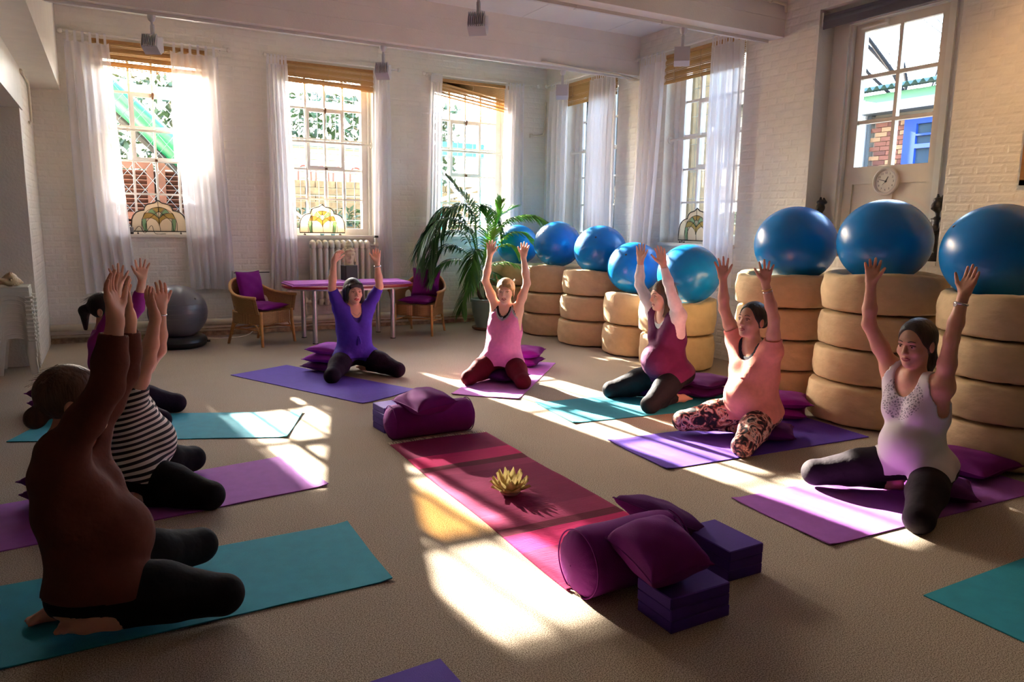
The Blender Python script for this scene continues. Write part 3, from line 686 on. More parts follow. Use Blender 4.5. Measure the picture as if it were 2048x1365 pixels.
hedge((3.2, 15.7, .85), (5.5, .7, 1.9), 2500, 'dark shrubs along the foot of the garden wall', .09)
ts = thing('white_trestle', 'white trestle and planks outside the window behind the palm', 'trestle', (6.6, 14.2, 0)); M_w = mat('white_wood', rgb(238, 238, 236), .5)
for (p, q) in (((-.9, 0, 1.9), (.9, 0, 2.45)), ((-.5, 0, 2.5), (.3, 0, 1.5)), ((-1.0, 0, 1.6), (1.0, 0, 1.62)), ((-1.0, 0, 0), (-1.0, 0, 1.7)), ((1.0, 0, 0), (1.0, 0, 1.7))): MB().tube([p, q], .04, 4).build('plank', M_w, ts)
tag(MB().box2((6.3, 15.0, 2.95), (7.4, 15.05, 3.25)).box2((6.35, 15.05, -.05), (6.41, 15.1, 3.25)).box2((7.3, 15.05, -.05), (7.36, 15.1, 3.25)).build('turquoise_sign', mat('turquoise', rgb(40, 200, 170), .5)), 'turquoise board outside the window behind the palm', 'board')
st = thing('metal_stair', 'thin metal outdoor stair outside the radiator window', 'stair', (2.0, 14.0, -.05))
MB().tube([(-.6, 0, 3.0), (2.3, 0, .75)], .03, 6).build('rail', M_steel, st); MB().tube([(-.6, 0, 2.3), (2.3, 0, .03)], .04, 6).build('stringer', M_steel, st)
for k in range(6): MB().cyl((-.5+k*.38, 0, 2.22-k*.297), (-.5+k*.38, 0, 2.92-k*.294), .012, 5).build('baluster', M_steel, st)
# white clad building outside the right-hand windows
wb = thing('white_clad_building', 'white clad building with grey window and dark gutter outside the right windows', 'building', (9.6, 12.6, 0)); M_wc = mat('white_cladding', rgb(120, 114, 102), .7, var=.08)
for z in np.arange(0, 5.2, .2): MB().box((0, 0, z+.098), (.1, 7.5, .19)).build('cladding_board', M_wc, wb)
MB().box2((-.28, -3.8, 3.55), (-.05, 3.8, 3.72)).build('gutter', mat('dark_gutter', rgb(60, 66, 70), .5), wb)
for y in (-1.2, .4, 1.9):
    f = MB(); f.box2((-.09, y-.42, 2.0), (-.04, y+.42, 3.35)); f.build('window', mat('blue_grey_glass', rgb(70, 82, 100), .15), wb)
    g = MB(); [g.box2((-.11, y+dy-.02, 2.0), (-.085, y+dy+.02, 3.35)) for dy in (-.42, 0, .42)]; g.box2((-.11, y-.42, 2.64), (-.085, y+.42, 2.7)); g.build('window_bars', M_w, wb)
MB().box2((-.5, -3.8, 1.75), (-.05, 3.8, 1.95)).build('balcony', M_w, wb)
for y in np.arange(-3.6, 3.7, 1.2): MB().box((-.45, y, .9), (.08, .08, 1.75)).build('post', M_w, wb)
hedge((8.6, 11.2, .85), (.5, 5.0, 1.9), 2000, 'low shrubs before the white clad building', .08)
tag(MB().box2((XR+WT+.02, YB-.30, 0), (XR+WT+.3, YB+.3, 5.0)).build('brick_pier', M_gw), 'brown brick pier outside the corner window', 'pier')
for (y, lab) in ((9.80, 'brown brick pier just outside the window behind the first blue balls'), (7.50, 'brown brick pier just outside the window beside the door')): tag(MB().box2((XR+WT+.02, y-.02, 0), (XR+WT+.55, y+.22, 5.0)).build('brick_pier', M_gw), lab, 'pier')
# brick house with a blue window, green shed with corrugated roof, bare trees: seen through the door
M_br = [mat('house_brick_%d' % k, c, .85, var=.15, vscale=20) for k, c in enumerate((rgb(132, 78, 58), rgb(168, 122, 84), rgb(108, 62, 48)))]
bh = thing('brick_house', 'brick house with a blue sash window across the yard', 'house', (11.6, 7.65, 0)); M_mort = mat('mortar', rgb(146, 132, 112), .9)
MB().box2((.06, -5.2, 0), (2.0, .85, 3.46)).build('wall_core', M_mort, bh)
bm = []
for k in range(3): m_ = MB().box((0, 0, 0), (.04, .215, .068)).mesh('brick'); m_.materials.append(M_br[k]); bm.append(m_)
nb = 0; r_ = 0
for z in np.arange(1.85, 3.4, .078):
    for y in np.arange(.02, .80, .226):
        yy = y+(.113 if r_ % 2 else 0)
        if yy-.11 < .12: continue
        if nb < 300: link('brick', bm[random.choice((0, 0, 1, 2))], None, bh, (.045, yy, z+.035)); nb += 1
    r_ += 1
M_blue = mat('blue_paint', rgb(18, 62, 150), .4); M_bg = mat('house_pane', rgb(52, 72, 84), .15)
fr = MB()
for (y0, y1, z0, z1) in ((-1.05, -.93, 1.9, 3.32), (.05, .26, 1.9, 3.32), (-.93, .05, 3.24, 3.32), (-.93, .05, 2.85, 2.92), (-.47, -.41, 1.9, 3.32), (-.93, .05, 3.05, 3.08), (-.25, -.21, 1.9, 3.32)): fr.box2((-.01, y0, z0), (.06, y1, z1))
fr.build('window_frame', M_blue, bh); MB().box2((.045, -.93, 1.9), (.055, .05, 3.26)).build('window_pane', M_bg, bh)
MB().box2((-.25, -5.2, 3.46), (2.2, .95, 3.62)).build('eaves', mat('dark_slate', rgb(64, 76, 82), .6, var=.3), bh)
MB().cyl((-.02, .90, 0), (-.02, .90, 3.45), .035, 8).build('drainpipe', mat('dark_gutter', rgb(60, 66, 70), .5), bh)
wc = thing('corrugated_shed', 'white corrugated lean-to beside the brick house', 'shed', (11.5, 9.82, 0))
def corr(u, v): y = -1.2+2.4*u; return (.03*math.sin(u*2*math.pi*24), y, 3.72*v)
MB().grid(corr, 193, 2).build('corrugated_sheet', M_w, wc); MB().box2((.04, -1.2, 0), (1.0, 1.2, 3.70)).build('core', M_w, wc)
gs = thing('green_workshop', 'green workshop with corrugated roof beyond the brick house', 'workshop', (17.5, 13.0, 0)); M_gp = mat('workshop_green', rgb(44, 108, 86), .6)
MB().box2((0, -8, 0), (2.0, 5.5, 4.95)).build('wall', M_gp, gs)
for y in (-6, -4, -2, 0, 2, 4):
    f = MB(); f.box2((-.06, y-.7, 3.75), (-.02, y+.7, 4.6)); f.build('window', M_bg, gs); f = MB()
    for (y0, y1, z0, z1) in ((y-.75, y-.67, 3.7, 4.65), (y+.67, y+.75, 3.7, 4.65), (y-.75, y+.75, 4.57, 4.65), (y-.75, y+.75, 3.7, 3.76), (y-.03, y+.03, 3.7, 4.65)): f.box2((-.09, y0, z0), (-.05, y1, z1))
    f.build('window_frame', mat('orange_frame', rgb(118, 60, 36), .5), gs)
def corr2(u, v): y = -8.2+14*u; return (-.5+2.8*v, y, 5.02+.05*math.sin(u*2*math.pi*70)+.5*v)
MB().grid(corr2, 560, 2).build('roof', mat('roof_sheet', rgb(52, 78, 76), .6), gs)
for z in (4.0, 4.3): MB().cyl((-1.2, -8, z), (-1.2, 6, z), .04, 6).build('railing', M_steel, gs)
M_bark = mat('bark', rgb(34, 32, 34), .95, spec=.1)
def bare_tree(P, h, lab, seed):
    rs = random.Random(seed); r = thing('bare_tree', lab, 'tree', P, 0, 'bare winter trees'); tk = MB(); bs = MB()
    def br(m_, p, d, ln, rad, lv):
        q = p; pts = [q]; dd = d
        for k in range(4):
            dd = nrm(dd+np.array([rs.uniform(-.22, .22), rs.uniform(-.22, .22), rs.uniform(-.02, .16)])); q = q+dd*ln/4; pts.append(q)
        m_.tube(pts, [rad*(1-.13*i) for i in range(5)], 6 if lv < 2 else 4)
        if lv < 4:
            for k in range(3 if lv < 3 else 2):
                i = rs.randint(2, 4); br(bs, pts[i], nrm(dd+np.array([rs.uniform(-.9, .9), rs.uniform(-.9, .9), rs.uniform(-.1, .5)])), ln*.66, rad*.5, lv+1)
    br(tk, np.zeros(3), np.array([0, 0, 1.0]), h*.5, h*.010, 0)
    tk.build('trunk', M_bark, r); tag(bs.build('branches', M_bark, r), kind='stuff')
bare_tree((21.0, 13.0, 0), 12.5, 'tall bare tree behind the green workshop, nearer the white lean-to', 3); bare_tree((22.5, 15.6, 0), 12.5, 'bare tree behind the green workshop, above the blue window', 8)
# ================================================================== FLOOR THINGS
# ---- yoga mats
def mat_material(name, col):
    return mat(name, col, .85, var=.06, vscale=14, bump=.35, bscale=420)
MT = dict(teal=mat_material('teal_mat', rgb(24, 150, 172)), lilac=mat_material('lilac_mat', rgb(158, 84, 180)), violet=mat_material('violet_mat', rgb(84, 44, 168)), indigo=mat_material('indigo_mat', rgb(92, 62, 176)), pink=mat_material('pink_lilac_mat', rgb(190, 112, 204)))
M_edge = mat('mat_edge_shadow', rgb(40, 22, 60), .9)
MATQ = {}
def yoga_mat(A, B, length, m, lab, key, side=None, z=.0):
    """A,B: pixels of one short edge; the mat runs `length` metres away from it"""
    a, b = fl(*A), fl(*B); e = b-a; w = np.linalg.norm(e); e /= w; n = np.array([-e[1], e[0], 0])
    if side is not None:
        s = fl(*side)-(a+b)/2
        if s @ n < 0: n = -n
    c = (a+b)/2
    rz = math.atan2(n[1], n[0]); MATQ[key] = (c, n, e)
    def top(u, v):
        x = length*v; y = (u-.5)*w; q = .0
        lift = .010*math.exp(-((x)/.05)**2)*(.3+.7*abs(2*u-1)**3)+.003*math.sin(9*x+4*u)*math.sin(7*u)
        return (x, y, .0065+max(0, lift)+z)
    g = MB(); nu, nv = 13, 30; g.grid(top, nu, nv); nV = len(g.v)
    g.v += [(x, y, zz-.0058) for x, y, zz in g.v[:nV]]; g.f += [tuple(i+nV for i in reversed(f)) for f in g.f]
    rim = [u for u in range(nu)]+[v*nu+nu-1 for v in range(1, nv)]+[(nv-1)*nu+u for u in range(nu-2, -1, -1)]+[v*nu for v in range(nv-2, 0, -1)]
    for i in range(len(rim)): p, q = rim[i], rim[(i+1) % len(rim)]; g.f.append((p, p+nV, q+nV, q))
    o = g.build('yoga_mat', m, smooth=False); o.location = tuple(c); o.rotation_euler = (0, 0, rz); return tag(o, lab, 'yoga mat', 'yoga mats')
yoga_mat((695, 1048), (785, 1162), 1.88, MT['teal'], 'teal yoga mat under the woman in the brown jumper', 'p6', (0, 1240))
yoga_mat((579, 912), (657, 972), 1.88, MT['lilac'], 'lilac yoga mat under the woman in the striped top', 'p7', (0, 1050))
yoga_mat((607, 825), (574, 876), 1.88, MT['teal'], 'teal yoga mat under the ponytailed woman in magenta', 'p8', (60, 860))
yoga_mat((727, 809), (835, 781), 1.88, MT['indigo'], 'indigo yoga mat under the dark-haired woman in the violet cardigan', 'p1', (640, 720))
yoga_mat((902, 790), (1037, 800), 1.80, MT['pink'], 'pink-lilac yoga mat under the woman in the pink vest', 'p2', (1080, 720))
yoga_mat((1070, 807), (1146, 848), 1.88, MT['teal'], 'teal yoga mat under the woman in the maroon vest', 'p3', (1400, 790))
yoga_mat((1215, 883), (1333, 941), 1.88, MT['violet'], 'violet yoga mat under the woman in patterned leggings', 'p4', (1650, 850))
yoga_mat((1463, 1000), (1660, 1094), 1.88, MT['lilac'], 'lilac yoga mat under the woman in the white printed vest', 'p5', (2048, 985))
yoga_mat((1937, 1158-6), (1846, 1193), .01+1.88, MT['teal'], 'empty teal yoga mat nearest the picture wall', 'x1', (2100, 1250)) if False else None
def quad_mat(c0, dx, dy, w, l, m, lab):
    """corner c0, first edge direction dx (length w), second dy (length l)"""
    dx = nrm((dx[0], dx[1], 0)); n = np.array([-dx[1], dx[0], 0]); n = n if n @ np.array((dy[0], dy[1], 0)) > 0 else -n
    c0 = np.array(c0, float); g = MB(); c = c0+dx*w/2+n*l/2; rz = math.atan2(dx[1], dx[0])
    g.bbox((0, 0, .0035), (w, l, .006), .002); o = g.build('yoga_mat', m); o.location = tuple(c); o.rotation_euler = (0, 0, rz); return tag(o, lab, 'yoga mat', 'yoga mats')
c0 = fl(1846, 1193); d1 = fl(2048, 1118)-c0; quad_mat(c0, d1, fl(2048, 1297)-c0, 1.88, .69, MT['teal'], 'empty teal yoga mat on bare carpet between blocks and picture wall')
c0 = fl(880, 1320); quad_mat(c0, fl(755, 1362)-c0, fl(912, 1365)-c0, .69, 1.88, MT['indigo'], 'empty indigo yoga mat, only its corner beside the bright sun patch')

# ---- rug with fringes
RA, RB_ = fl(780, 893), fl(970, 866); RL = 2.30
rug = thing('rug', 'magenta striped cotton rug with white fringes in the middle', 'rug', ((RA[0]+RB_[0])/2, (RA[1]+RB_[1])/2, 0)); RWD = RB_[0]-RA[0]
def rug_mat():
    m = bpy.data.materials.new('rug_weave'); m.use_nodes = True; nt = m.node_tree; b = nt.nodes['Principled BSDF']; b.inputs['Roughness'].default_value = .9
    b.inputs['Specular IOR Level'].default_value = .15
    tc = nt.nodes.new('ShaderNodeTexCoord'); sx = nt.nodes.new('ShaderNodeSeparateXYZ'); nt.links.new(tc.outputs['Object'], sx.inputs[0])
    no = nt.nodes.new('ShaderNodeTexNoise'); no.inputs['Scale'].default_value = 3; mp = nt.nodes.new('ShaderNodeMapping'); mp.inputs['Scale'].default_value = (3, 60, 1); nt.links.new(tc.outputs['Object'], mp.inputs[0]); nt.links.new(mp.outputs[0], no.inputs['Vector'])
    d = nt.nodes.new('ShaderNodeMath'); d.operation = 'DIVIDE'; d.inputs[1].default_value = -RL; nt.links.new(sx.outputs['Y'], d.inputs[0])
    r = nt.nodes.new('ShaderNodeValToRGB'); r.color_ramp.interpolation = 'CONSTANT'; e = r.color_ramp.elements
    A, Bc, P, D = rgb(134, 30, 78), rgb(148, 42, 86), rgb(196, 26, 98), rgb(104, 18, 50)
    st = [(0, A), (.155, P), (.245, D), (.285, Bc), (.33, A), (.62, Bc), (.70, D), (.735, P), (.825, A)]
    while len(e) < len(st): e.new(.5)
    for k, (p, c) in enumerate(st): e[k].position = p; e[k].color = (*c, 1)
    nt.links.new(d.outputs[0], r.inputs[0])
    mx = nt.nodes.new('ShaderNodeMixRGB'); mx.blend_type = 'MULTIPLY'; mx.inputs[0].default_value = .5; r2 = nt.nodes.new('ShaderNodeValToRGB'); r2.color_ramp.elements[0].color = (.55, .55, .55, 1); r2.color_ramp.elements[0].position = .3; r2.color_ramp.elements[1].position = .7
    nt.links.new(no.outputs['Fac'], r2.inputs[0]); nt.links.new(r.outputs[0], mx.inputs[1]); nt.links.new(r2.outputs[0], mx.inputs[2]); nt.links.new(mx.outputs[0], b.inputs['Base Color'])
    bp = nt.nodes.new('ShaderNodeBump'); bp.inputs['Strength'].default_value = .35; bp.inputs['Distance'].default_value = .01; nt.links.new(no.outputs['Fac'], bp.inputs['Height']); nt.links.new(bp.outputs[0], b.inputs['Normal']); return m
def rugtop(u, v):
    x = (u-.5)*RWD; y = -RL*v; e = .006*math.sin(11*v+1); z = .008+.006*max(0, math.sin(23*v+3*u))*math.sin(3.1*u+5*v)**2+.004*math.sin(40*v+6*u)*math.exp(-((u-.15)/.3)**2)*.6
    return (x+e*(abs(2*u-1)), y, max(.005, z))
g = MB(); g.grid(rugtop, 40, 120); nV = len(g.v); g.v += [(x, y, .001) for x, y, z in g.v[:nV]]; rim = [u for u in range(40)]+[v*40+39 for v in range(1, 120)]+[119*40+u for u in range(38, -1, -1)]+[v*40 for v in range(118, 0, -1)]
g.f += [(p, p+nV, q+nV, q) for p, q in zip(rim, rim[1:]+rim[:1])]; g.build('weave', rug_mat(), rug, True)
M_fringe = mat('fringe_cotton', rgb(226, 212, 188), .9)
for (y, s) in ((0, 1), (-RL, -1)):
    f = MB()
    for k in range(44):
        x = -RWD/2+RWD*(k+.5)/44; dx = random.uniform(-.02, .02); f.tube([(x, y, .006), (x+dx*.5, y+s*.03, .010), (x+dx, y+s*(.05+random.random()*.03), .004)], [.003, .004, .002], 5)
    tag(f.build('fringe', M_fringe, rug), kind='stuff')

# ---- lotus bowl
LP = fl(1020, 990); lo_ = thing('lotus_candle_holder', 'pale gold lotus flower candle holder on the magenta rug', 'candle holder', (LP[0], LP[1], .010))
M_lotus = sheer_mat('capiz_petal', rgb(188, 170, 112), .04, .35)
MB().lathe([(.001, 0), (.052, 0), (.062, .014), (.05, .020), (.001, .018)], 24).build('base', mat('shell_base', rgb(214, 204, 160), .4), lo_, angle=40)
for ring, (n, r0, r1, h0, h1, w, off) in enumerate(((8, .03, .125, .018, .055, .036, 0), (8, .028, .108, .022, .095, .036, .39), (8, .022, .075, .026, .128, .032, 0))):
    for k in range(n):
        a = 2*math.pi*k/n+off
        def pet(u, v, a=a, r0=r0, r1=r1, h0=h0, h1=h1, w=w):
            s = v; rr = r0+(r1-r0)*s**.85; hh = h0+(h1-h0)*s**1.5; ww = w*(math.sin(math.pi*min(1, .12+.88*s)**.8)+.02)*(1 if s < .999 else .02); t = (u-.5)*2
            bx = rr-.012*t*t; by = ww*t; return (bx*math.cos(a)-by*math.sin(a), bx*math.sin(a)+by*math.cos(a), hh+.012*t*t*s)
        MB().grid(pet, 7, 9).build('petal', M_lotus, lo_, True)

# ---- cushions, bolsters, blocks
M_vel = mat('purple_velvet', rgb(108, 14, 110), .85, var=.08, vscale=12, spec=.2, bump=.15, bscale=200)
M_vel2 = mat('plum_velvet', rgb(84, 14, 96), .85, var=.08, vscale=12, spec=.2, bump=.15, bscale=200)
M_vel3 = mat('orchid_velvet', rgb(152, 50, 166), .85, var=.08, vscale=12, spec=.2, bump=.15, bscale=200)
M_foam = mat('violet_foam', rgb(66, 20, 132), .8, var=.04, vscale=30, bump=.1, bscale=300)
def pillow_mesh(w, h, t, seed=0):
    rs = random.Random(seed); ph = [rs.uniform(0, 6) for _ in range(4)]; m_ = MB(); n = 25
    def surf(sg):
        def fn(u, v):
            x, y = 2*u-1, 2*v-1; e = max(0, (1-x**2))*max(0, (1-y**2))
            px = x*(1-.09*(1-y*y)*abs(x)**3); py = y*(1-.09*(1-x*x)*abs(y)**3)
            z = sg*(t/2*e**.42+(.004 if e > .001 else 0)*math.sin(7*x+ph[0])*math.sin(6*y+ph[1]))
            return (px*w/2, py*h/2, z+.012*math.sin(2*x+ph[2])*x*y)
        return fn
    m_.grid(surf(1), n, n); k = len(m_.f); m_.grid(surf(-1), n, n); m_.f[k:] = [tuple(reversed(f)) for f in m_.f[k:]]
    rim = []
    for (a, b, c, d) in ((-1, -1, 1, -1), (1, -1, 1, 1), (1, 1, -1, 1), (-1, 1, -1, -1)):
        for i in range(12): s = i/12; x = a+(c-a)*s; y = b+(d-b)*s; rim.append((x*(1-.09*(1-y*y)*abs(x)**3)*w/2, y*(1-.09*(1-x*x)*abs(y)**3)*h/2, .012*math.sin(2*x+ph[2])*x*y))
    sm = MB(); sm.tube(rim, .004, 5, closed=True); return m_, sm
def cushion(P, rot, w, h, t, m, lab, seed=0, group='purple square cushions'):
    r = thing('cushion', lab, 'cushion', P, 0, group); r.rotation_euler = rot; a, s = pillow_mesh(w, h, t, seed); a.build('cover', m, r, True); s.build('piping', m, r, True); return r
def pillow_px(cor, t, m, lab, seed):
    """cushion through four corner pixels with their heights: left, far, right, near"""
    l, fa, r_, n = [fl(x, y, z) for x, y, z in cor]; c = (l+fa+r_+n)/4; X = ((fa-l)+(r_-n))/2; Y = ((l-n)+(fa-r_))/2; w, h = np.linalg.norm(X), np.linalg.norm(Y); x = X/w; y = Y-(Y @ x)*x; y /= np.linalg.norm(y); z = np.cross(x, y)
    e = Matrix([[x[0], y[0], z[0]], [x[1], y[1], z[1]], [x[2], y[2], z[2]]]).to_euler(); return cushion(tuple(c), tuple(e), w*1.02, h*1.02, t, m, lab, seed)
def bolster(P, ln, rad, rz, lab):
    r = thing('bolster', lab, 'bolster', P, rz, 'round bolsters')
    def fn(u, v):
        a = 2*math.pi*u; s = v*2-1; x = s*ln/2; e = min(1, (1-abs(s))/.26); rr = rad*(1-(1-e)**2.4)**.5 if e < 1 else rad
        rr = max(rr, .003); rr *= 1+.010*math.sin(5*a+7*s)+(.028*math.sin(22*a+2*math.sin(3*a))*math.sin(math.pi*e)*(1-.5*e) if e < 1 else 0); px = x-(0)
        return (px, rr*math.cos(a), max(-rad*.93, rr*math.sin(a)))
    g = MB(); g.grid(fn, 64, 60, closeu=True); g.build('cover', M_vel, r, True)
    for s in (-1, 1): p = MB(); p.tube([(s*ln/2*.87, rad*.995*math.cos(a), max(-rad*.93, rad*.995*math.sin(a))) for a in np.linspace(0, 2*math.pi, 40)[:-1]], .0035, 5, closed=True); p.build('piping', M_vel, r, True)
    return r
_blk = None
def blocks(P, rz, n, labs):
    global _blk
    for k in range(n):
        if _blk is None: m_ = MB(); m_.bbox((0, 0, .024), (.306, .206, .0475), .004); _blk = m_.mesh('yoga_block'); _blk.materials.append(M_foam)
        o = link('yoga_block', _blk, None, None, (P[0]+random.uniform(-.003, .003), P[1]+random.uniform(-.003, .003), P[2]+k*.048), (0, 0, rz+random.uniform(-.012, .012))); tag(o, labs[k], 'yoga block', 'violet foam yoga blocks')
bolster((1.995, 4.905, .118), .70, .125, .015, 'purple bolster lying across the fringed far end of the rug')
blocks((1.83, 5.16, 0), .1, 4, ['violet foam block, %s of the stack behind the far bolster' % s for s in ('lowest', 'second lowest', 'second highest', 'highest')])
pillow_px(((790, 798, .26), (866, 781, .30), (908, 806, .29), (832, 828, .26)), .17, M_vel, 'purple cushion lying on the bolster at the far end of the rug', 3)
bolster((1.90, 2.42, .135), .58, .145, .03, 'purple bolster lying across the near fringed end of the rug')
blocks((1.948, 2.09, 0), 0.0, 3, ['violet foam block, %s of the stack in front of the near bolster' % s for s in ('lowest', 'middle', 'topmost')])
blocks((2.40, 2.345, 0), math.pi/2, 3, ['violet foam block, %s of the stack beside the near bolster' % s for s in ('lowest', 'middle', 'topmost')])
pillow_px(((1200, 1080, .265), (1312, 1044, .30), (1440, 1120, .245), (1318, 1164, .215)), .22, M_vel, 'purple cushion tilted over bolster and foam blocks', 5)
cushion((2.22, 2.56, .19), (.1, .45, .3), .36, .34, .14, M_vel2, 'plum cushion tucked behind the tilted purple cushion', 6)

# ---- beanbag poufs in stacks
M_bean = mat('tan_canvas', rgb(198, 172, 130), .8, var=.07, vscale=5, bump=.55, bscale=7)
POUF = {}
def pouf_mesh(seed):
    rs = random.Random(seed); ph = [rs.uniform(0, 6.28) for _ in range(8)]
    def fn(u, v):
        a = 2*math.pi*u; s = 2*v-1; s = s*(1.5-.5*s*s); s = s*(1.5-.5*s*s)
        rr = (1-abs(s)**30)**.36*(1-.05*s*s) if abs(s) < 1 else 0; rr = max(rr, .004); z = .5+.5*s*(1-.10*(1-s*s)); tw = 1 if seed >= 3 else .12
        wr = .012*math.sin(17*a+ph[0]+2*math.sin(3*a))*max(0, abs(s)-.45)*2+.006*math.sin(9*a+ph[1]+6*s)+.012*math.sin(2*a+ph[2])
        z += tw*(.035*math.sin(2*a+ph[3])*(rr if s > 0 else 0)*max(0, s)+.03*math.sin(3*a+ph[4])*max(0, s)*rr); z -= .02*max(0, math.sin(11*a+ph[5]))**6*max(0, 1-abs(abs(s)-.93)*14)*(1 if s > 0 else -1)
        if seed >= 3 and s > 0: z -= .34*max(0, 1-(rr/.80)**2)**.8
        return (rr*(1+wr)*math.cos(a), rr*(1+wr)*math.sin(a), z)
    g = MB(); g.grid(fn, 84, 40, closeu=True); return g
SEAM = mat('canvas_seam', rgb(150, 122, 84), .85)
def pouf(P, R_, h, rz, lab, seed, group, top=False):
    r = thing('beanbag_pouf', lab, 'pouf', P, rz, group); k = (3+seed % 2) if top else seed % 3
    if k not in POUF: POUF[k] = pouf_mesh(k).mesh('cover', True); POUF[k].materials.append(M_bean)
    o = link('cover', POUF[k], None, r); o.scale = (R_, R_, h)
    return r
ST = [('A', (5.42, 9.86), .42, [.31, .32, .33], 'behind the potted palm'), ('B', (5.50, 8.91), .44, [.31, .29, .385], 'just right of the palm pot'), ('C', (5.54, 7.94), .44, [.325, .32, .335], 'behind the arms of the woman in maroon, outermost'),
      ('D', (5.58, 7.06), .42, [.375, .385], 'beside the maroon woman\'s raised sleeve'), ('E', (5.46, 6.20), .42, [.385, .385], 'behind the back of the woman in maroon'),
      ('F', (5.48, 4.76), .44, [.285, .27, .29, .30], 'behind the woman in peach'), ('G', (5.46, 3.78), .47, [.33, .28, .285, .32], 'between the peach and white-vest women'), ('H', (5.40, 2.72), .50, [.30, .275, .275, .30], 'behind the woman in the white vest')]
ORD = {2: ['lower', 'upper'], 3: ['lowest', 'middle', 'topmost'], 4: ['lowest', 'second lowest', 'second highest', 'topmost']}
LABS = {'A': 'of the stack half hidden by the palm', 'B': 'of the stack right beside the palm pot', 'C': 'of the three-high stack second from the palm pot', 'D': 'of the two-high stack next to the three-high ones', 'E': 'of the two-high stack behind the maroon woman', 'F': 'of the four-high stack behind the peach woman', 'G': 'of the four-high stack before the door', 'H': 'of the four-high stack under the picture wall'}
TOPZ = {}
for si, (key, (x, y), R_, hs, _) in enumerate(ST):
    z = 0.0
    for k, h in enumerate(hs):
        rr = R_*(1.06 if (k == 0 and key in 'GC') else (1.0 if k % 2 else .98)); pouf((x+random.uniform(-.015, .015), y+random.uniform(-.015, .015), z), rr, h, si+k*1.3, 'tan canvas beanbag pouf, %s %s' % (ORD[len(hs)][k], LABS[key]), si*3+k, 'stacked tan beanbag poufs', k == len(hs)-1); z += h*.995
    TOPZ[key] = z
# ---- exercise balls
M_ball = mat('blue_ball_rubber', rgb(0, 122, 198), .27, var=.03, vscale=3, spec=.5); M_grey = mat('grey_ball_rubber', rgb(92, 92, 98), .32, spec=.5)
def ball(P, R_, m, lab, group=None, rings=True, sq=.97):
    r = thing('exercise_ball', lab, 'exercise ball', P, random.random()*6, group)
    g = MB(); g.ell((0, 0, R_*sq), (R_, R_, R_*sq), 56, 40); g.build('shell', m, r, True)
    if rings:
        s = MB()
        for t in (-.34, -.17, 0, .17, .34): q = math.sqrt(1-t*t); s.tube([(R_*q*1.0005*math.cos(a), R_*q*1.0005*math.sin(a), R_*sq*(1+t)) for a in np.linspace(0, 2*math.pi, 64)[:-1]], .0022, 4, closed=True)
        s.build('grip_rings', m, r, True)
    MB().cyl((R_*.62, R_*.55, R_*sq*1.53), (R_*.635, R_*.562, R_*sq*1.55), .012, 10).build('valve_plug', M_dark, r); return r
BALLS = [('A', (1035, 490), .315, 'blue exercise ball half hidden behind the palm fronds'), ('B', (1115, 484), .332, 'blue exercise ball touched by the tip of a palm frond'), ('C', (1201, 491), .338, 'blue exercise ball third from the palm, in the low window light'), ('D', (1268, 530), .325, 'blue exercise ball behind the maroon woman\'s raised hands'), ('E', (1378, 537), .335, 'blue exercise ball above the maroon woman\'s head'),
         ('F', (1592, 475), .36, 'dark blue exercise ball above the peach woman'), ('G', (1769, 472), .352, 'dark blue exercise ball in front of the door and clock'), ('H', (1998, 500), .36, 'dark blue exercise ball beside the picture wall')]
for key, (px, py), R_, lab in BALLS:
    s = [q for q in ST if q[0] == key][0]; zb = TOPZ[key]-dict(A=.03, B=.03, C=.08, D=.03, E=.05, F=.085, G=.095, H=.095)[key]; q = onX(px, py, s[1][0]+.0); ball((q[0], q[1], zb), R_, M_ball, lab, 'blue exercise balls', rings=False, sq=.95)
gp = (.665, 9.66); ball((gp[0], gp[1], .10), .335, M_grey, 'grey exercise ball resting on a black ring', None, True, .97)
t = MB(); t.grid(lambda u, v: ((.235+.085*math.cos(2*math.pi*v))*math.cos(2*math.pi*u), (.235+.085*math.cos(2*math.pi*v))*math.sin(2*math.pi*u), .075+.075*math.sin(2*math.pi*v)), 48, 17, closeu=True)
rg = thing('ball_ring', 'black inflatable ring under the grey exercise ball', 'ball stand', (gp[0], gp[1], 0)); t.build('ring', M_dark, rg, True); MB().cyl((.30, -.12, .07), (.335, -.13, .07), .012, 8).build('valve', M_dark, rg)

# ---- table, its mats, plinth
M_tabred = mat('red_laminate', rgb(140, 34, 42), .3, var=.05); M_alu = mat('brushed_metal', rgb(186, 186, 190), .35, metal=.8)
tb = thing('table', 'oval red-edged table on four steel tube legs', 'table', (2.74, 9.54, 0))
def stad(hw, hd, n=14):
    pts = []
    for k in range(n*4):
        a = 2*math.pi*k/(n*4); c, s = math.cos(a), math.sin(a); pts.append((hw*math.copysign(abs(c)**.75, c), hd*math.copysign(abs(s)**.85, s)))
    return pts
TZ = .725
m_ = MB(); m_.prism(stad(.86, .46), TZ-.030, TZ); m_.build('table_top', M_tabred, tb); m_ = MB(); m_.prism(stad(.80, .40), TZ-.055, TZ-.030); m_.build('under_frame', M_alu, tb)
for (x, y) in ((2.19, 9.79), (2.20, 9.21), (3.24, 9.88), (3.25, 9.29)):
    q = MB(); q.cyl((x-2.74, y-9.54, .0), (x-2.74, y-9.54, TZ-.05), .031, 16); l = q.build('leg', M_alu, tb, angle=40); q = MB(); q.cyl((x-2.74, y-9.54, 0), (x-2.74, y-9.54, .012), .035, 16); q.build('foot', M_dark, l)
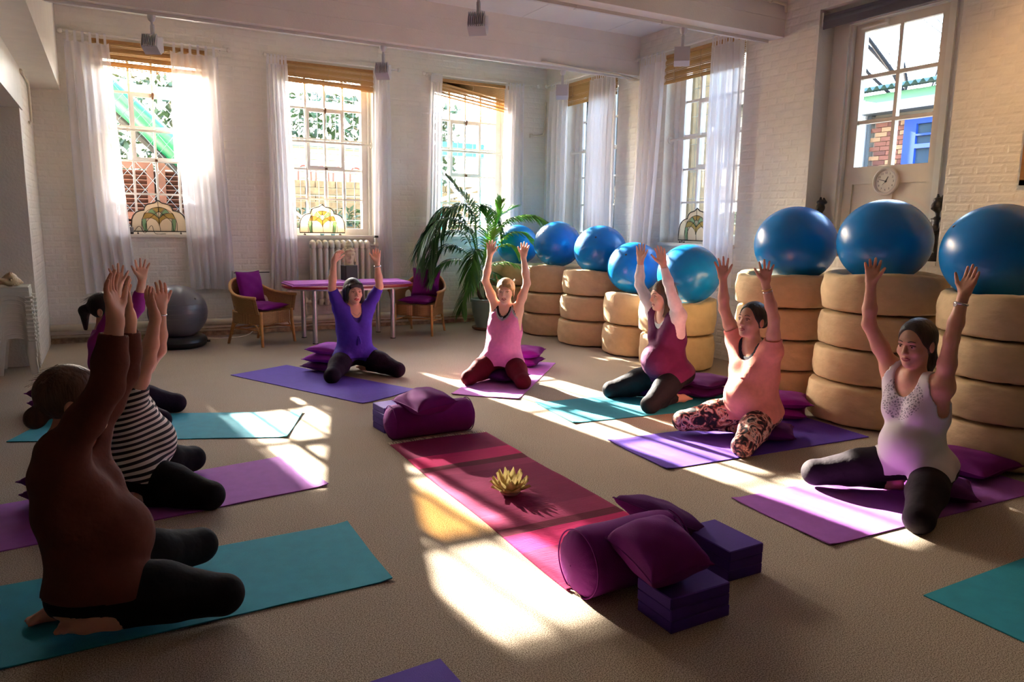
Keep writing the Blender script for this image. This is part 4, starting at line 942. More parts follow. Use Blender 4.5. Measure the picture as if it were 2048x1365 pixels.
for k, (x, w, lab) in enumerate(((2.36, .86, 'pink-lilac mat folded flat on the table, under the seated statue head'), (3.16, .70, 'pink-lilac mat folded flat on the table beside the right wicker chair'))):
    m_ = MB(); m_.bbox((0, 0, .008), (w, .60, .016), .005); m_.bbox((.01, .01, .024), (w-.03, .58, .016), .005); o = m_.build('folded_mat', MT['pink']); o.location = (x, 9.56, TZ); o.rotation_euler = (0, 0, .02-.04*k); tag(o, lab, 'yoga mat', 'mats on the table')
BUD = (2.80, 9.74, TZ+.032)
pl = thing('plinth', 'black square plinth under the stone head', 'plinth', BUD, .15); MB().bbox((0, 0, .10), (.17, .17, .20), .005).build('block', M_dark, pl); 

# ---- wicker armchairs
def wicker():
    m = bpy.data.materials.new('wicker'); m.use_nodes = True; nt = m.node_tree; b = nt.nodes['Principled BSDF']; b.inputs['Roughness'].default_value = .55
    tc = nt.nodes.new('ShaderNodeTexCoord'); br = nt.nodes.new('ShaderNodeTexBrick'); mp = nt.nodes.new('ShaderNodeMapping'); nt.links.new(tc.outputs['UV'], mp.inputs[0]); nt.links.new(mp.outputs[0], br.inputs['Vector'])
    br.inputs['Color1'].default_value = (*rgb(214, 170, 110), 1); br.inputs['Color2'].default_value = (*rgb(190, 144, 86), 1); br.inputs['Mortar'].default_value = (*rgb(120, 84, 46), 1); br.inputs['Scale'].default_value = 1; br.inputs['Mortar Size'].default_value = .003; br.inputs['Brick Width'].default_value = .022; br.inputs['Row Height'].default_value = .009
    nt.links.new(br.outputs['Color'], b.inputs['Base Color']); bp = nt.nodes.new('ShaderNodeBump'); bp.inputs['Strength'].default_value = .8; bp.inputs['Distance'].default_value = .004; bp.invert = True; nt.links.new(br.outputs['Fac'], bp.inputs['Height']); nt.links.new(bp.outputs[0], b.inputs['Normal']); return m
M_wick = wicker(); M_cane = mat('cane_pole', rgb(196, 146, 84), .45, var=.15, vscale=20)
def uvgrid(fn, nu, nv, name, m, parent, su, sv, skip=None, thick=.012):
    """double-sided woven sheet with uv in metres"""
    V = [fn(u/(nu-1), v/(nv-1)) for v in range(nv) for u in range(nu)]; F = []; UV = []
    for v in range(nv-1):
        for u in range(nu-1):
            if skip and skip((u+.5)/(nu-1), (v+.5)/(nv-1)): continue
            F.append((v*nu+u, v*nu+u+1, (v+1)*nu+u+1, (v+1)*nu+u)); UV += [(u/(nu-1)*su, v/(nv-1)*sv), ((u+1)/(nu-1)*su, v/(nv-1)*sv), ((u+1)/(nu-1)*su, (v+1)/(nv-1)*sv), (u/(nu-1)*su, (v+1)/(nv-1)*sv)]
    me = bpy.data.meshes.new(name); me.from_pydata([tuple(p) for p in V], [], F); uv = me.uv_layers.new(); uv.data.foreach_set('uv', np.array(UV, np.float32).ravel()); me.shade_smooth()
    o = link(name, me, m, parent); md = o.modifiers.new('thick', 'SOLIDIFY'); md.thickness = thick; md.offset = 0; return o
def arm_chair(P, rz, lab):
    r = thing('wicker_armchair', lab, 'chair', P, rz, 'wicker armchairs')       # front is +x
    def plan(u):       # from front right arm (u=0) round the back to front left (u=1)
        a = math.pi*(u-.5); x = .27-.52*math.cos(a)**.62*1.0 if math.cos(a) > 0 else .27; y = .31*math.copysign(abs(math.sin(a))**.55, math.sin(a)); return x, y
    def rimz(u): return .60+.20*math.exp(-((u-.5)/.24)**2)
    def fn(u, v):
        x, y = plan(u); z0 = .40; z = z0+(rimz(u)-z0)*v; fl_ = .05*v; k = 1+fl_/.31; return (x-.05*v*math.exp(-((u-.5)/.3)**2), y*k, z)
    def hole(u, v):
        for c in (.27, .73):
            if ((u-c)/.055)**2+((v-.36)/.28)**2 < 1: return True
        return False
    uvgrid(fn, 140, 44, 'tub_back', M_wick, r, 1.35, .32, hole)
    t = MB(); t.tube([fn(i/50, 1.0) for i in range(51)], .020, 8); t.build('top_rail', M_wick_rail, r, True)
    # woven seat apron and seat
    def ap(u, v):
        a = 2*math.pi*u; c, s = math.cos(a), math.sin(a); return (.02+.265*math.copysign(abs(c)**.45, c), .285*math.copysign(abs(s)**.45, s), .27+.15*v)
    uvgrid(ap, 60, 8, 'seat_apron', M_wick, r, 2.0, .15)
    st_ = MB(); st_.prism([ap(k/40, 1)[:2] for k in range(40)], .40, .42); st_.build('seat', M_wick_rail, r)
    f = [(.265, -.27), (.265, .27), (-.20, -.24), (-.20, .24)]
    for i, (x, y) in enumerate(f):
        k = 1.10 if i < 2 else 1.32; q = MB(); q.tube([(x, y, .43), (x*1.0, y*1.0, .30), (x*k+(-.03 if i > 1 else 0), y*1.06, 0)], [.019, .020, .017], 8); q.build('leg', M_cane, r, True)
    q = MB()
    q.tube([(.265, -.27, .20), (-.22, -.25, .20)], .011, 6); q.tube([(.265, .27, .20), (-.22, .25, .20)], .011, 6); q.tube([(-.22, -.25, .20), (-.22, .25, .20)], .011, 6); q.tube([(.02, -.26, .20), (.02, .26, .20)], .011, 6); q.build('stretcher', M_cane, r, True)
    for sy in (-1, 1):
        for pts in ([(.25, sy*.275, .14), (.20, sy*.28, .25), (.08, sy*.285, .29)], [(-.22, sy*.26, .12), (-.16, sy*.275, .24), (-.06, sy*.285, .29)]): q = MB(); q.tube(cata(pts, 4), .008, 6); q.build('bent_brace', M_cane, r, True)
    return r
M_wick_rail = mat('wicker_rail', rgb(186, 138, 80), .55, var=.3, vscale=90, bump=.6, bscale=160)
c1 = (1.61, 9.60); a1 = math.atan2(-.72, .42)   # front edge runs between the two front feet
arm_chair((c1[0], c1[1], 0), a1+.12, 'wicker armchair with purple cushions beside the convector heater')
c2 = (3.78, 9.64); a2 = math.atan2(-.55, -.52)
arm_chair((c2[0], c2[1], 0), a2, 'wicker armchair with purple cushions beside the potted palm')
for (c, a, w1, w2) in ((c1, a1+.12, 'the heater-side wicker armchair', 1), (c2, a2, 'the palm-side wicker armchair', 2)):
    def loc(x, y, z): return (c[0]+x*math.cos(a)-y*math.sin(a), c[1]+x*math.sin(a)+y*math.cos(a), z)
    cushion(loc(.03, 0, .468), (0, 0, a), .46, .46, .11, M_vel, 'purple seat cushion on '+w1, 10+w2, 'chair cushions')
    cushion(loc(-.165, .02, .70), (0, math.radians(78), a), .40, .42, .13, M_vel, 'purple back cushion leaning in '+w1, 12+w2, 'chair cushions')

# ---- stack of white plastic stools with a shell on top
M_pl = mat('white_plastic', rgb(214, 212, 196), .4)
def stool_parts():
    top = MB(); top.bbox((0, 0, .432), (.30, .34, .018), .007)
    leg = []
    for sx in (-1, 1):
        for sy in (-1, 1):
            l = MB()
            # L-profile leg flaring outwards, with a rounded foot
            for (ax, dx, dy) in ((0, .075, .010), (1, .010, .085)):
                x0, y0 = sx*.145, sy*.165; x1, y1 = sx*.175, sy*.20; V = []
                for (z, x, y, k) in ((.43, x0, y0, 1.6), (.30, sx*.154, sy*.175, 1.05), (0, x1, y1, .8)):
                    V += [(x, y, z), (x-sx*dx*k if ax == 0 else x-sx*.012, y if ax == 0 else y-sy*dy*k, z), (x-sx*dx*k if ax == 0 else x-sx*.012, y-sy*.012 if ax == 0 else y-sy*dy*k, z), (x, y-sy*.012 if ax == 0 else y, z)] if ax == 0 else [(x, y, z), (x-sx*.012, y, z), (x-sx*.012, y-sy*dy*k, z), (x, y-sy*dy*k, z)]
                F = []
                for i in range(2):
                    for j in range(4): F.append((i*4+j, i*4+(j+1) % 4, i*4+4+(j+1) % 4, i*4+4+j))
                F += [(3, 2, 1, 0), (8, 9, 10, 11)]; l.add(V, F)
            leg.append(l)
    apr = MB()
    for s in (-1, 1):
        n = 10
        for ax in (0, 1):
            V = []; F = []
            for i in range(n+1):
                t = -1+2*i/n; drop = .07+.10*abs(t)**3; k = 1+drop*.45/.2*.12
                if ax == 0: V += [(s*.148, t*.165, .43), (s*.148*(1+drop*.3), t*.165*(1+drop*.3), .43-drop)]
                else: V += [(t*.145, s*.168, .43), (t*.145*(1+drop*.3), s*.168*(1+drop*.3), .43-drop)]
                if i: F.append((2*i-2, 2*i-1, 2*i+1, 2*i))
            apr.add(V, F)
    rim = MB()
    for s in (-1, 1):
        n = 12
        for ax in (0, 1):
            pts = []
            for i in range(n+1):
                t = -1+2*i/n; drop = .07+.10*abs(t)**3
                if ax == 0: pts.append((s*.150*(1+drop*.3), t*.165*(1+drop*.3), .43-drop))
                else: pts.append((t*.145*(1+drop*.3), s*.170*(1+drop*.3), .43-drop))
            rim.tube(pts, .0042, 5)
    for sx in (-1, 1):
        for sy in (-1, 1): rim.bbox((sx*.148, sy*.172, .335), (.074, .074, .020), .004)
    return top, leg, apr, rim
top, leg, apr, rim = stool_parts(); SM = [top.mesh('seat')]+[l.mesh('leg') for l in leg]+[apr.mesh('apron'), rim.mesh('rim')]
for m_ in SM: m_.materials.append(M_pl)
for k in range(11):
    o_ = ['lowest', 'second lowest', 'third lowest', 'fourth lowest', 'fifth lowest', 'middle', 'fifth highest', 'fourth highest', 'third highest', 'second highest', 'topmost'][k]
    r = thing('plastic_stool', 'white plastic stool, %s in the nested stack by the pillar' % o_, 'stool', (-.88, 8.70, k*.042), random.uniform(-.02, .02), 'nested white plastic stools')
    link('seat', SM[0], None, r)
    for m_ in SM[1:5]: link('leg', m_, None, r)
    link('rim', SM[6], None, r); ao = link('apron', SM[5], None, r); md = ao.modifiers.new('thick', 'SOLIDIFY'); md.thickness = .004
SHELLP = (-.86, 8.66, .442+10*.042)
# ---- palm in a green pot
M_pot = mat('celadon_glaze', rgb(112, 142, 122), .3, var=.08, vscale=5); M_soil = mat('soil', rgb(62, 46, 34), .95, var=.3, vscale=30); M_terra = mat('saucer_terracotta', rgb(120, 92, 58), .6)
PP = (4.78, 9.58); pm = thing('potted_palm', 'tall arching palm in a celadon green glazed pot', 'plant', (PP[0], PP[1], 0))
MB().lathe([(.001, 0), (.17, 0), (.20, .02), (.205, .045), (.185, .04), (.001, .035)], 32).build('saucer', M_terra, pm, angle=40)
MB().lathe([(.001, .036), (.135, .036), (.165, .12), (.20, .27), (.215, .40), (.235, .415), (.235, .45), (.215, .455), (.195, .44), (.19, .40), (.001, .39)], 36).build('pot', M_pot, pm, angle=50)
MB().lathe([(.001, .40), (.19, .40), (.12, .425), (.001, .43)], 24).build('soil', M_soil, pm)
M_frond = [mat('palm_leaf_%d' % k, c, .42, var=.18, vscale=6) for k, c in enumerate((rgb(38, 84, 36), rgb(62, 118, 40), rgb(104, 158, 48)))]
M_stalk = mat('palm_stalk', rgb(86, 104, 48), .6); M_trk = mat('palm_trunk', rgb(78, 62, 44), .85, var=.3, vscale=30)
DB = depth((PP[0], PP[1], .8))
def fr_pt(x, y, off): return atD(x, y, DB+off)
TRK = cata([(PP[0], PP[1], .40), fr_pt(958, 590, 0), fr_pt(957, 560, 0), fr_pt(957, 530, -.02)], 6)
q = MB(); q.tube([p-np.array((PP[0], PP[1], 0)) for p in TRK], np.linspace(.030, .016, len(TRK)), 10); q.build('trunk', M_trk, pm, True)
q = MB(); q.tube([p-np.array((PP[0]-.03, PP[1]+.02, 0)) for p in cata([(PP[0], PP[1], .40), fr_pt(965, 585, .05), fr_pt(968, 540, .06)], 6)], .014, 8); q.build('trunk', M_trk, pm, True)
def frond(pts, ll, kind, droop, seed, n=34, gather=.0):
    rs = random.Random(seed); path = cata(pts, 12); N = len(path); m_ = MB(); o = np.array((PP[0], PP[1], 0))
    path = [p-o for p in path]; m_.tube(path, np.linspace(.008, .0022, N), 5)
    for k in range(n):
        t = .22+.78*k/(n-1); i = min(N-2, int(t*(N-1))); p = path[i]+(path[i+1]-path[i])*(t*(N-1)-i); tg = nrm(path[i+1]-path[i]); up = np.array([0, 0, 1.0])
        sd = np.cross(tg, up); sd = nrm(sd) if np.linalg.norm(sd) > .15 else nrm(np.cross(tg, np.array([0.3, 1, 0]))); nr = np.cross(sd, tg)
        L = ll*(math.sin(math.pi*(.12+.80*(k/(n-1))))**.6)*(rs.uniform(.85, 1.1)); w = .0155*rs.uniform(.8, 1.2)
        for s in (-1, 1):
            d = nrm(sd*s*(.80-.3*k/n)+tg*(.62+.5*k/n)+nr*.18+np.array([rs.uniform(-.12, .12) for _ in range(3)])); P0 = p; V = []; F = []
            for j in range(5):
                u = j/4; q = P0+d*L*u+np.array([0, 0, -1])*L*droop*u*u; wd = w*(math.sin(math.pi*(.15+.83*u))+.05); e = nrm(np.cross(d, np.array([0, 0, 1.0])+.4*nr)); fold = nr*.35*wd
                V += [q-e*wd+fold, q, q+e*wd+fold]
                if j: b = 3*j; F += [(b-3, b-2, b+1, b), (b-2, b-1, b+2, b+1)]
            m_.add(V, F)
    m_.build('frond', M_frond[kind], pm, False)
FR = [([(957, 530, 0), (948, 450, -.10), (928, 408, -.2), (895, 425, -.3), (868, 480, -.38), (858, 530, -.42)], .34, 0, 1.0, 40), ([(957, 530, 0), (945, 470, -.2), (915, 440, -.35), (880, 440, -.45), (852, 470, -.5), (838, 500, -.55)], .36, 0, .9, 40),
      ([(957, 530, 0), (950, 450, .0), (935, 405, .05), (912, 375, .08), (893, 352, .1)], .22, 0, .15, 24), ([(957, 530, 0), (952, 455, .1), (952, 420, .16), (968, 412, .22), (990, 432, .28), (1003, 470, .3)], .30, 0, .8, 34),
      ([(957, 530, 0), (935, 520, -.15), (905, 520, -.3), (880, 535, -.36), (862, 560, -.4)], .26, 1, .5, 30), ([(957, 530, 0), (952, 500, -.2), (945, 520, -.32), (942, 560, -.36)], .26, 1, .6, 26),
      ([(965, 530, 0), (985, 470, .1), (1000, 430, .1), (1003, 402, .1)], .24, 2, .1, 26), ([(965, 530, 0), (990, 470, .0), (1025, 440, -.05), (1065, 432, -.1), (1095, 450, -.12), (1112, 480, -.14)], .26, 2, .55, 40),
      ([(965, 530, 0), (975, 480, .05), (972, 440, .1), (962, 418, .15)], .26, 1, .2, 26), ([(965, 530, 0), (990, 500, -.05), (1015, 490, -.08), (1035, 505, -.1)], .22, 2, .5, 24),
      ([(965, 540, 0), (985, 530, -.1), (1010, 525, -.14), (1030, 530, -.16)], .20, 2, .5, 20), ([(957, 540, 0), (975, 500, -.25), (985, 480, -.4), (992, 462, -.5)], .22, 2, .3, 22), ([(957, 530, 0), (930, 470, .05), (900, 462, .1), (872, 476, .12)], .28, 0, .7, 30), ([(957, 540, 0), (965, 560, -.2), (985, 560, -.25), (1002, 575, -.28)], .20, 1, .5, 20)]
FR += [([(957, 530, 0), (940, 460, -.1), (905, 415, -.2), (878, 425, -.28), (850, 470, -.34), (842, 520, -.36)], .30, 0, 1.0, 36), ([(957, 535, 0), (925, 500, -.1), (895, 490, -.2), (872, 510, -.26), (858, 545, -.3)], .26, 0, .8, 30),
       ([(965, 530, 0), (1000, 455, -.05), (1040, 432, -.1), (1080, 440, -.15), (1100, 465, -.18)], .24, 2, .6, 36), ([(965, 535, 0), (1005, 480, -.1), (1035, 465, -.15), (1062, 478, -.2)], .24, 2, .5, 28), ([(962, 530, 0), (985, 450, .15), (1012, 425, .2), (1030, 415, .22)], .22, 2, .2, 24),
       ([(957, 545, 0), (945, 560, -.15), (930, 590, -.2), (925, 615, -.22)], .24, 1, .6, 24), ([(960, 540, 0), (985, 545, -.2), (1005, 560, -.25), (1015, 585, -.28)], .20, 1, .6, 20), ([(957, 530, 0), (948, 480, .2), (930, 455, .3), (905, 450, .34)], .26, 1, .5, 26)]
for i, (pp, ll, kd, dr, n) in enumerate(FR): frond([fr_pt(*p) for p in pp], ll*1.08, kd, dr, i, n)
# ================================================================== PEOPLE: one smooth surface per body, grown from blended volumes
class Field:
    def __init__(s, lo, hi, h):
        s.h = h; s.lo = np.array(lo, float); n = np.ceil((np.array(hi)-s.lo)/h).astype(int)+1
        s.n = n; s.a = np.full(tuple(n), 1.0, np.float32)
    def block(s, lo, hi):
        i0 = np.maximum(0, np.floor((lo-s.lo)/s.h).astype(int)); i1 = np.minimum(s.n, np.ceil((hi-s.lo)/s.h).astype(int)+1)
        if (i1 <= i0).any(): return None
        X = [(s.lo[k]+s.h*np.arange(i0[k], i1[k])).astype(np.float32) for k in range(3)]
        return tuple(slice(i0[k], i1[k]) for k in range(3)), np.meshgrid(*X, indexing='ij', sparse=True)
    def put(s, pr):
        kind = pr[0]
        if kind == 'rc':
            _, a, b, r0, r1, k, op = pr; a = np.array(a, float); b = np.array(b, float); R_ = max(r0, r1)+k+2*s.h
            bl = s.block(np.minimum(a, b)-R_, np.maximum(a, b)+R_)
            if bl is None: return
            sl, (X, Y, Z) = bl; ba = b-a; L = float(ba @ ba)+1e-12
            t = np.clip(((X-a[0])*ba[0]+(Y-a[1])*ba[1]+(Z-a[2])*ba[2])/L, 0, 1)
            d = np.sqrt((X-a[0]-t*ba[0])**2+(Y-a[1]-t*ba[1])**2+(Z-a[2]-t*ba[2])**2)-(r0+(r1-r0)*t)
        elif kind == 'el':
            _, c, r, M, k, op = pr; c = np.array(c, float); r = np.array(r, float); R_ = max(r)+k+2*s.h
            bl = s.block(c-R_, c+R_)
            if bl is None: return
            sl, (X, Y, Z) = bl; x, y, z = X-c[0], Y-c[1], Z-c[2]; q = [(M[0][i]*x+M[1][i]*y+M[2][i]*z) for i in range(3)]
            k0 = np.sqrt(sum((q[i]/r[i])**2 for i in range(3))); k1 = np.sqrt(sum((q[i]/r[i]**2)**2 for i in range(3)))+1e-6
            d = k0*(k0-1)/k1
        elif kind == 'fn':
            _, f, op = pr; k = 0
            X = [(s.lo[i]+s.h*np.arange(s.n[i])).astype(np.float32) for i in range(3)]; X, Y, Z = np.meshgrid(*X, indexing='ij', sparse=True); sl = (slice(None),)*3; d = f(X, Y, Z)
            s.a = np.maximum(s.a, d).astype(np.float32); return
        e = s.a[sl]; d = d.astype(np.float32)
        if op == '+':
            if k > 1e-6: hh = np.clip(.5+.5*(d-e)/k, 0, 1); s.a[sl] = d*(1-hh)+e*hh-k*hh*(1-hh)
            else: s.a[sl] = np.minimum(e, d)
        else:
            d = -d
            if k > 1e-6: hh = np.clip(.5-.5*(d-e)/k, 0, 1); s.a[sl] = d*(1-hh)+e*hh+k*hh*(1-hh)
            else: s.a[sl] = np.maximum(e, d)
    def surface(s):
        a = s.a; neg = a < 0; c = np.zeros(tuple(np.array(a.shape)-1), np.uint8)
        for dx in (0, 1):
            for dy in (0, 1):
                for dz in (0, 1): c += neg[dx:a.shape[0]-1+dx, dy:a.shape[1]-1+dy, dz:a.shape[2]-1+dz]
        act = (c > 0) & (c < 8); I = np.argwhere(act)
        if len(I) == 0: return np.zeros((0, 3)), np.zeros((0, 4), int)
        idx = np.full(act.shape, -1, np.int32); idx[act] = np.arange(len(I))
        co = np.array([[x, y, z] for x in (0, 1) for y in (0, 1) for z in (0, 1)]); vals = np.stack([a[I[:, 0]+o[0], I[:, 1]+o[1], I[:, 2]+o[2]] for o in co], 1)
        P = np.zeros((len(I), 3)); cnt = np.zeros(len(I))
        for i in range(8):
            for j in range(i+1, 8):
                if np.abs(co[i]-co[j]).sum() != 1: continue
                vi, vj = vals[:, i], vals[:, j]; m = (vi < 0) != (vj < 0); t = np.where(m, vi/(vi-vj+1e-12), 0)[:, None]
                P += np.where(m[:, None], co[i]+(co[j]-co[i])*t, 0); cnt += m
        P = P/cnt[:, None]+I; V = s.lo+P*s.h; Fs = []
        for ax in range(3):
            o = [k for k in range(3) if k != ax]
            sl0 = [slice(1, -1)]*3; sl1 = [slice(1, -1)]*3; sl0[ax] = slice(0, -1); sl1[ax] = slice(1, None)
            n0 = neg[tuple(sl0)]; n1 = neg[tuple(sl1)]; E = np.argwhere(n0 != n1)
            if len(E) == 0: continue
            E2 = E.copy(); E2[:, o[0]] += 1; E2[:, o[1]] += 1; flip = n0[E[:, 0], E[:, 1], E[:, 2]]
            def cell(d0, d1): q = E2.copy(); q[:, o[0]] += d0; q[:, o[1]] += d1; return idx[q[:, 0], q[:, 1], q[:, 2]]
            Q = np.stack([cell(-1, -1), cell(0, -1), cell(0, 0), cell(-1, 0)], 1)
            if ax == 1: flip = ~flip
            Q[~flip] = Q[~flip][:, ::-1]; Fs.append(Q)
        return V, np.concatenate(Fs)
def np_mesh(name, parts, shift):
    V = np.concatenate([p[0] for p in parts]); off = np.cumsum([0]+[len(p[0]) for p in parts[:-1]]); Q = np.concatenate([p[1]+o for p, o in zip(parts, off)]); V = V-np.array(shift)
    me = bpy.data.meshes.new(name); me.vertices.add(len(V)); me.vertices.foreach_set('co', V.astype(np.float32).ravel()); me.loops.add(4*len(Q)); me.loops.foreach_set('vertex_index', Q.astype(np.int32).ravel())
    me.polygons.add(len(Q)); me.polygons.foreach_set('loop_start', np.arange(0, 4*len(Q), 4, dtype=np.int32)); me.update(calc_edges=True); me.validate(); me.shade_smooth(); return me
def sdf_obj(name, prims, h, m, parent, shift, cuts=(), pad=.03, lohi=None):
    P = []
    for p in prims:
        if p[-1] != '+': continue
        if p[0] == 'rc': r = max(p[3], p[4]); P += [np.array(p[1])-r, np.array(p[1])+r, np.array(p[2])-r, np.array(p[2])+r]
        elif p[0] == 'el': r = max(p[2]); P += [np.array(p[1])-r, np.array(p[1])+r]
    lo, hi = (np.min(P, 0)-pad, np.max(P, 0)+pad) if lohi is None else lohi
    f = Field(lo, hi, h)
    for p in prims: f.put(p)
    for c in cuts: f.put(c)
    V, Q = f.surface()
    if name is None: return V, Q
    return link(name, np_mesh(name, [(V, Q)], shift), m, parent)
def rc(a, b, r0, r1, k=.02, op='+'): return ('rc', np.array(a, float), np.array(b, float), r0, r1, k, op)
def el(c, r, M, k=.02, op='+'): return ('el', np.array(c, float), r, M, k, op)
def grow(prims, d, k=None):
    o = []
    for p in prims:
        if p[0] == 'rc': o.append(('rc', p[1], p[2], p[3]+d, p[4]+d, p[5] if k is None else k, p[6]))
        else: o.append(('el', p[1], tuple(v+d for v in p[2]), p[3], p[4] if k is None else k, p[5]))
    return o
def cut_below(P, n):       # keeps the side n points to
    P = np.array(P, float); n = nrm(n)
    return ('fn', lambda X, Y, Z: -((X-P[0])*n[0]+(Y-P[1])*n[1]+(Z-P[2])*n[2]), 'max')

def skin_mat(name, col):
    return mat(name, col, .52, var=.05, vscale=18, sss=.12, bump=.05, bscale=120)
M_hair = {k: mat('hair_'+k, c, .45, var=.35, vscale=55, bump=.6, bscale=85, stretch=(1, 1, .18)) for k, c in dict(black=rgb(26, 20, 18), brown=rgb(84, 56, 38), dark=rgb(44, 32, 24), blonde=rgb(150, 124, 86), mid=rgb(92, 66, 42)).items()}
M_eye = mat('eye_white', rgb(206, 196, 188), .3); M_iris = mat('iris', rgb(44, 32, 24), .2); M_lip = mat('lips', rgb(170, 84, 82), .45)
M_silver = mat('silver', rgb(200, 200, 204), .25, metal=.9)
CAN = dict(pelvis=(0, 0, .27), waist=(-.005, 0, .43), chest=(0, 0, .60), neck=(-.01, 0, .80), head=(.03, 0, .95),
           shL=(-.01, .165, .80), shR=(-.01, -.165, .80), elL=(.04, .20, 1.05), elR=(.04, -.20, 1.05), wrL=(.06, .18, 1.30), wrR=(.06, -.18, 1.30), tipL=(.07, .18, 1.47), tipR=(.07, -.18, 1.47),
           knL=(.40, .28, .085), knR=(.40, -.28, .085), anL=(-.03, .13, .055), anR=(-.03, -.13, .055), toL=(-.20, .10, .03), toR=(-.20, -.10, .03), belly=(.20, 0, .42))
CAMR = np.array([_cy, -_sy, 0]); 
def person(spec):
    b, ang, s, tf, spd = spec['fit']; F = np.array([math.cos(ang), math.sin(ang), 0]); L = np.array([-F[1], F[0], 0]); U = np.array([0, 0, 1.0]); J = {}
    for k, c in CAN.items():
        c = list(c)
        if k[:2] == 'kn': c[0] -= tf; c[1] *= spd
        if k[:2] in ('an', 'to'): c[0] -= tf*.4
        J[k] = np.array([b[0], b[1], 0])+s*(c[0]*F+c[1]*L+c[2]*U)
    base = {k: v.copy() for k, v in J.items()}
    for k, px in spec['pick'].items(): J[k] = atD(px[0], px[1], depth(base[k])+(px[2] if len(px) > 2 else 0))
    for k in ('knL', 'knR'): J[k][2] = max(J[k][2], .07)
    nk = J['neck']
    # trunk frame
    if 'pelvis' not in spec['pick']: J['pelvis'] = base['pelvis']+.35*(nk-base['neck'])*np.array([1, 1, 0])
    J['pelvis'][2] = max(.20, J['pelvis'][2])
    up = nrm(nk-J['pelvis']); lat = J['shL']-J['shR']; lat = nrm(lat*np.array([1, 1, .3])); fw = nrm(np.cross(lat, up)); lat = np.cross(up, fw); T = np.stack([fw, lat, up], 1)
    pel = J['pelvis']; Lt = np.linalg.norm(nk-pel); g = spec.get('g', 1.0)
    def tp(t, f=0, l=0, u=0): return pel+up*Lt*t+fw*f+lat*l+up*u
    hl = nrm(L*.8+lat*.4)
    bel = spec.get('belly', (.10, .13, .15, .13, .30))      # forward, radii f l u, height t
    trunk = [el(pel+U*.01, (.118*g, .165*g, .115*g), T, .04), el(tp(.30), (.105*g, .138*g, .15*g), T, .06), el(tp(.60), (.105*g, .142*g, .16*g), T, .06), el(tp(.84), (.078*g, .135*g, .085*g), T, .05),
             el(pel-fw*.065+hl*.075-U*.03, (.095, .09, .095), T, .04), el(pel-fw*.065-hl*.075-U*.03, (.095, .09, .095), T, .04)]
    br = spec.get('bust', .062)
    trunk += [el(tp(.62, .080*g, .068), (br, br*1.05, br*1.05), T, .035), el(tp(.62, .080*g, -.068), (br, br*1.05, br*1.05), T, .035)]
    trunk += [el(tp(bel[4], bel[0]), bel[1:4], T, .06)]
    trap = []
    for S in 'LR': trap.append(rc(tp(.97), J['sh'+S]*.92+nk*.08, .050*g, .046*g, .045))
    legs = []; lower = []; feet = []
    for S, sg in (('L', 1), ('R', -1)):
        hip = pel+hl*sg*.088+fw*.01-U*.01; kn = J['kn'+S]; an = J['an'+S]; to = J['to'+S]; md = hip*.5+kn*.5
        legs += [rc(hip, md, .104*g, .096*g, .04), rc(md, kn, .096*g, .066*g, .03), el(kn, (.070, .070, .068), T, .02)]
        lower += [rc(kn, kn*.55+an*.45+U*.012, .060, .058*g, .025), rc(kn*.55+an*.45+U*.012, an, .056*g, .034, .025)]
        feet += [rc(an, an*.4+to*.6, .036, .034, .02), rc(an*.4+to*.6, to, .034, .020, .015), el(an-nrm(to-an)*.015-U*.0, (.036, .034, .036), T, .015)]
        for q in range(5): off = hl*sg*(.028-.014*q); feet.append(rc(to+off*.9, to+off+nrm(to-an)*.028*(1-.12*q), .0105 if q else .013, .008 if q else .010, .008))
    lats = []
    for S, sg in (('L', 1), ('R', -1)): lats += [rc(J['sh'+S]*.9+nk*.1, tp(.55, -.015, sg*.105*g), .050*g, .066*g, .05), rc(J['sh'+S]*.85+nk*.15, tp(.72, .055, sg*.085*g), .046*g, .05*g, .05)]
    trunk += lats
    arms = []; hands = []; AR = {}
    hand_info = {}
    for S, sg in (('L', 1), ('R', -1)):
        sh, e, w, tip = J['sh'+S], J['el'+S], J['wr'+S], J['tip'+S]; m1 = sh*.5+e*.5; m2 = e*.62+w*.38
        AR[S] = [rc(tp(.82, 0, sg*.10), sh, .058*g, .050*g, .045), rc(sh, m1, .048*g, .044*g, .03), rc(m1, e, .045*g, .036*g, .025), rc(e, m2, .037*g, .038*g, .02), rc(m2, w, .038*g, .025*g, .02)]
        arms += AR[S]
        # hand frame: d along the hand, n out of the palm, a across towards the thumb
        d = nrm(tip-w); HL = min(.185, max(.155, np.linalg.norm(tip-w))); n = np.array(spec.get('palm'+S, spec.get('palm', tuple(fw))), float); n = nrm(n-(n @ d)*d); a = np.cross(n, d)*sg*1.0
        # for an upright left hand with its palm forward the thumb points to the right of the body
        if spec.get('flip'+S): a = -a
        k = HL/.18; pc = w+d*.045*k
        hp = [rc(w-d*.01, w+d*.02*k, .0235, .026, .015)]
        kn_ = []
        for q in range(4): kn_.append(w+d*(.088-.006*abs(q-1.2))*k+a*(.030-.020*q)*k)
        for q in range(4): hp.append(rc(w+d*.022*k+a*(.015-.011*q)*k, kn_[q], .0135, .0115, .018))
        curl = spec.get('curl'+S, spec.get('curl', .12)); spread = spec.get('spread'+S, spec.get('spread', .16)); ln = [.068, .076, .070, .055]
        for q in range(4):
            fd = nrm(d+a*spread*(1.2-q)*.9); p0 = kn_[q]; l = ln[q]*k; p1 = p0+fd*l*.45+n*curl*l*.15; fd2 = nrm(fd+n*curl*1.4); p2 = p1+fd2*l*.32; fd3 = nrm(fd+n*curl*2.6); p3 = p2+fd3*l*.26
            hp += [rc(p0-fd*.008, p1, .0098, .0088, .006), rc(p1, p2, .0088, .0080, .002), rc(p2, p3, .0080, .0066, .002)]
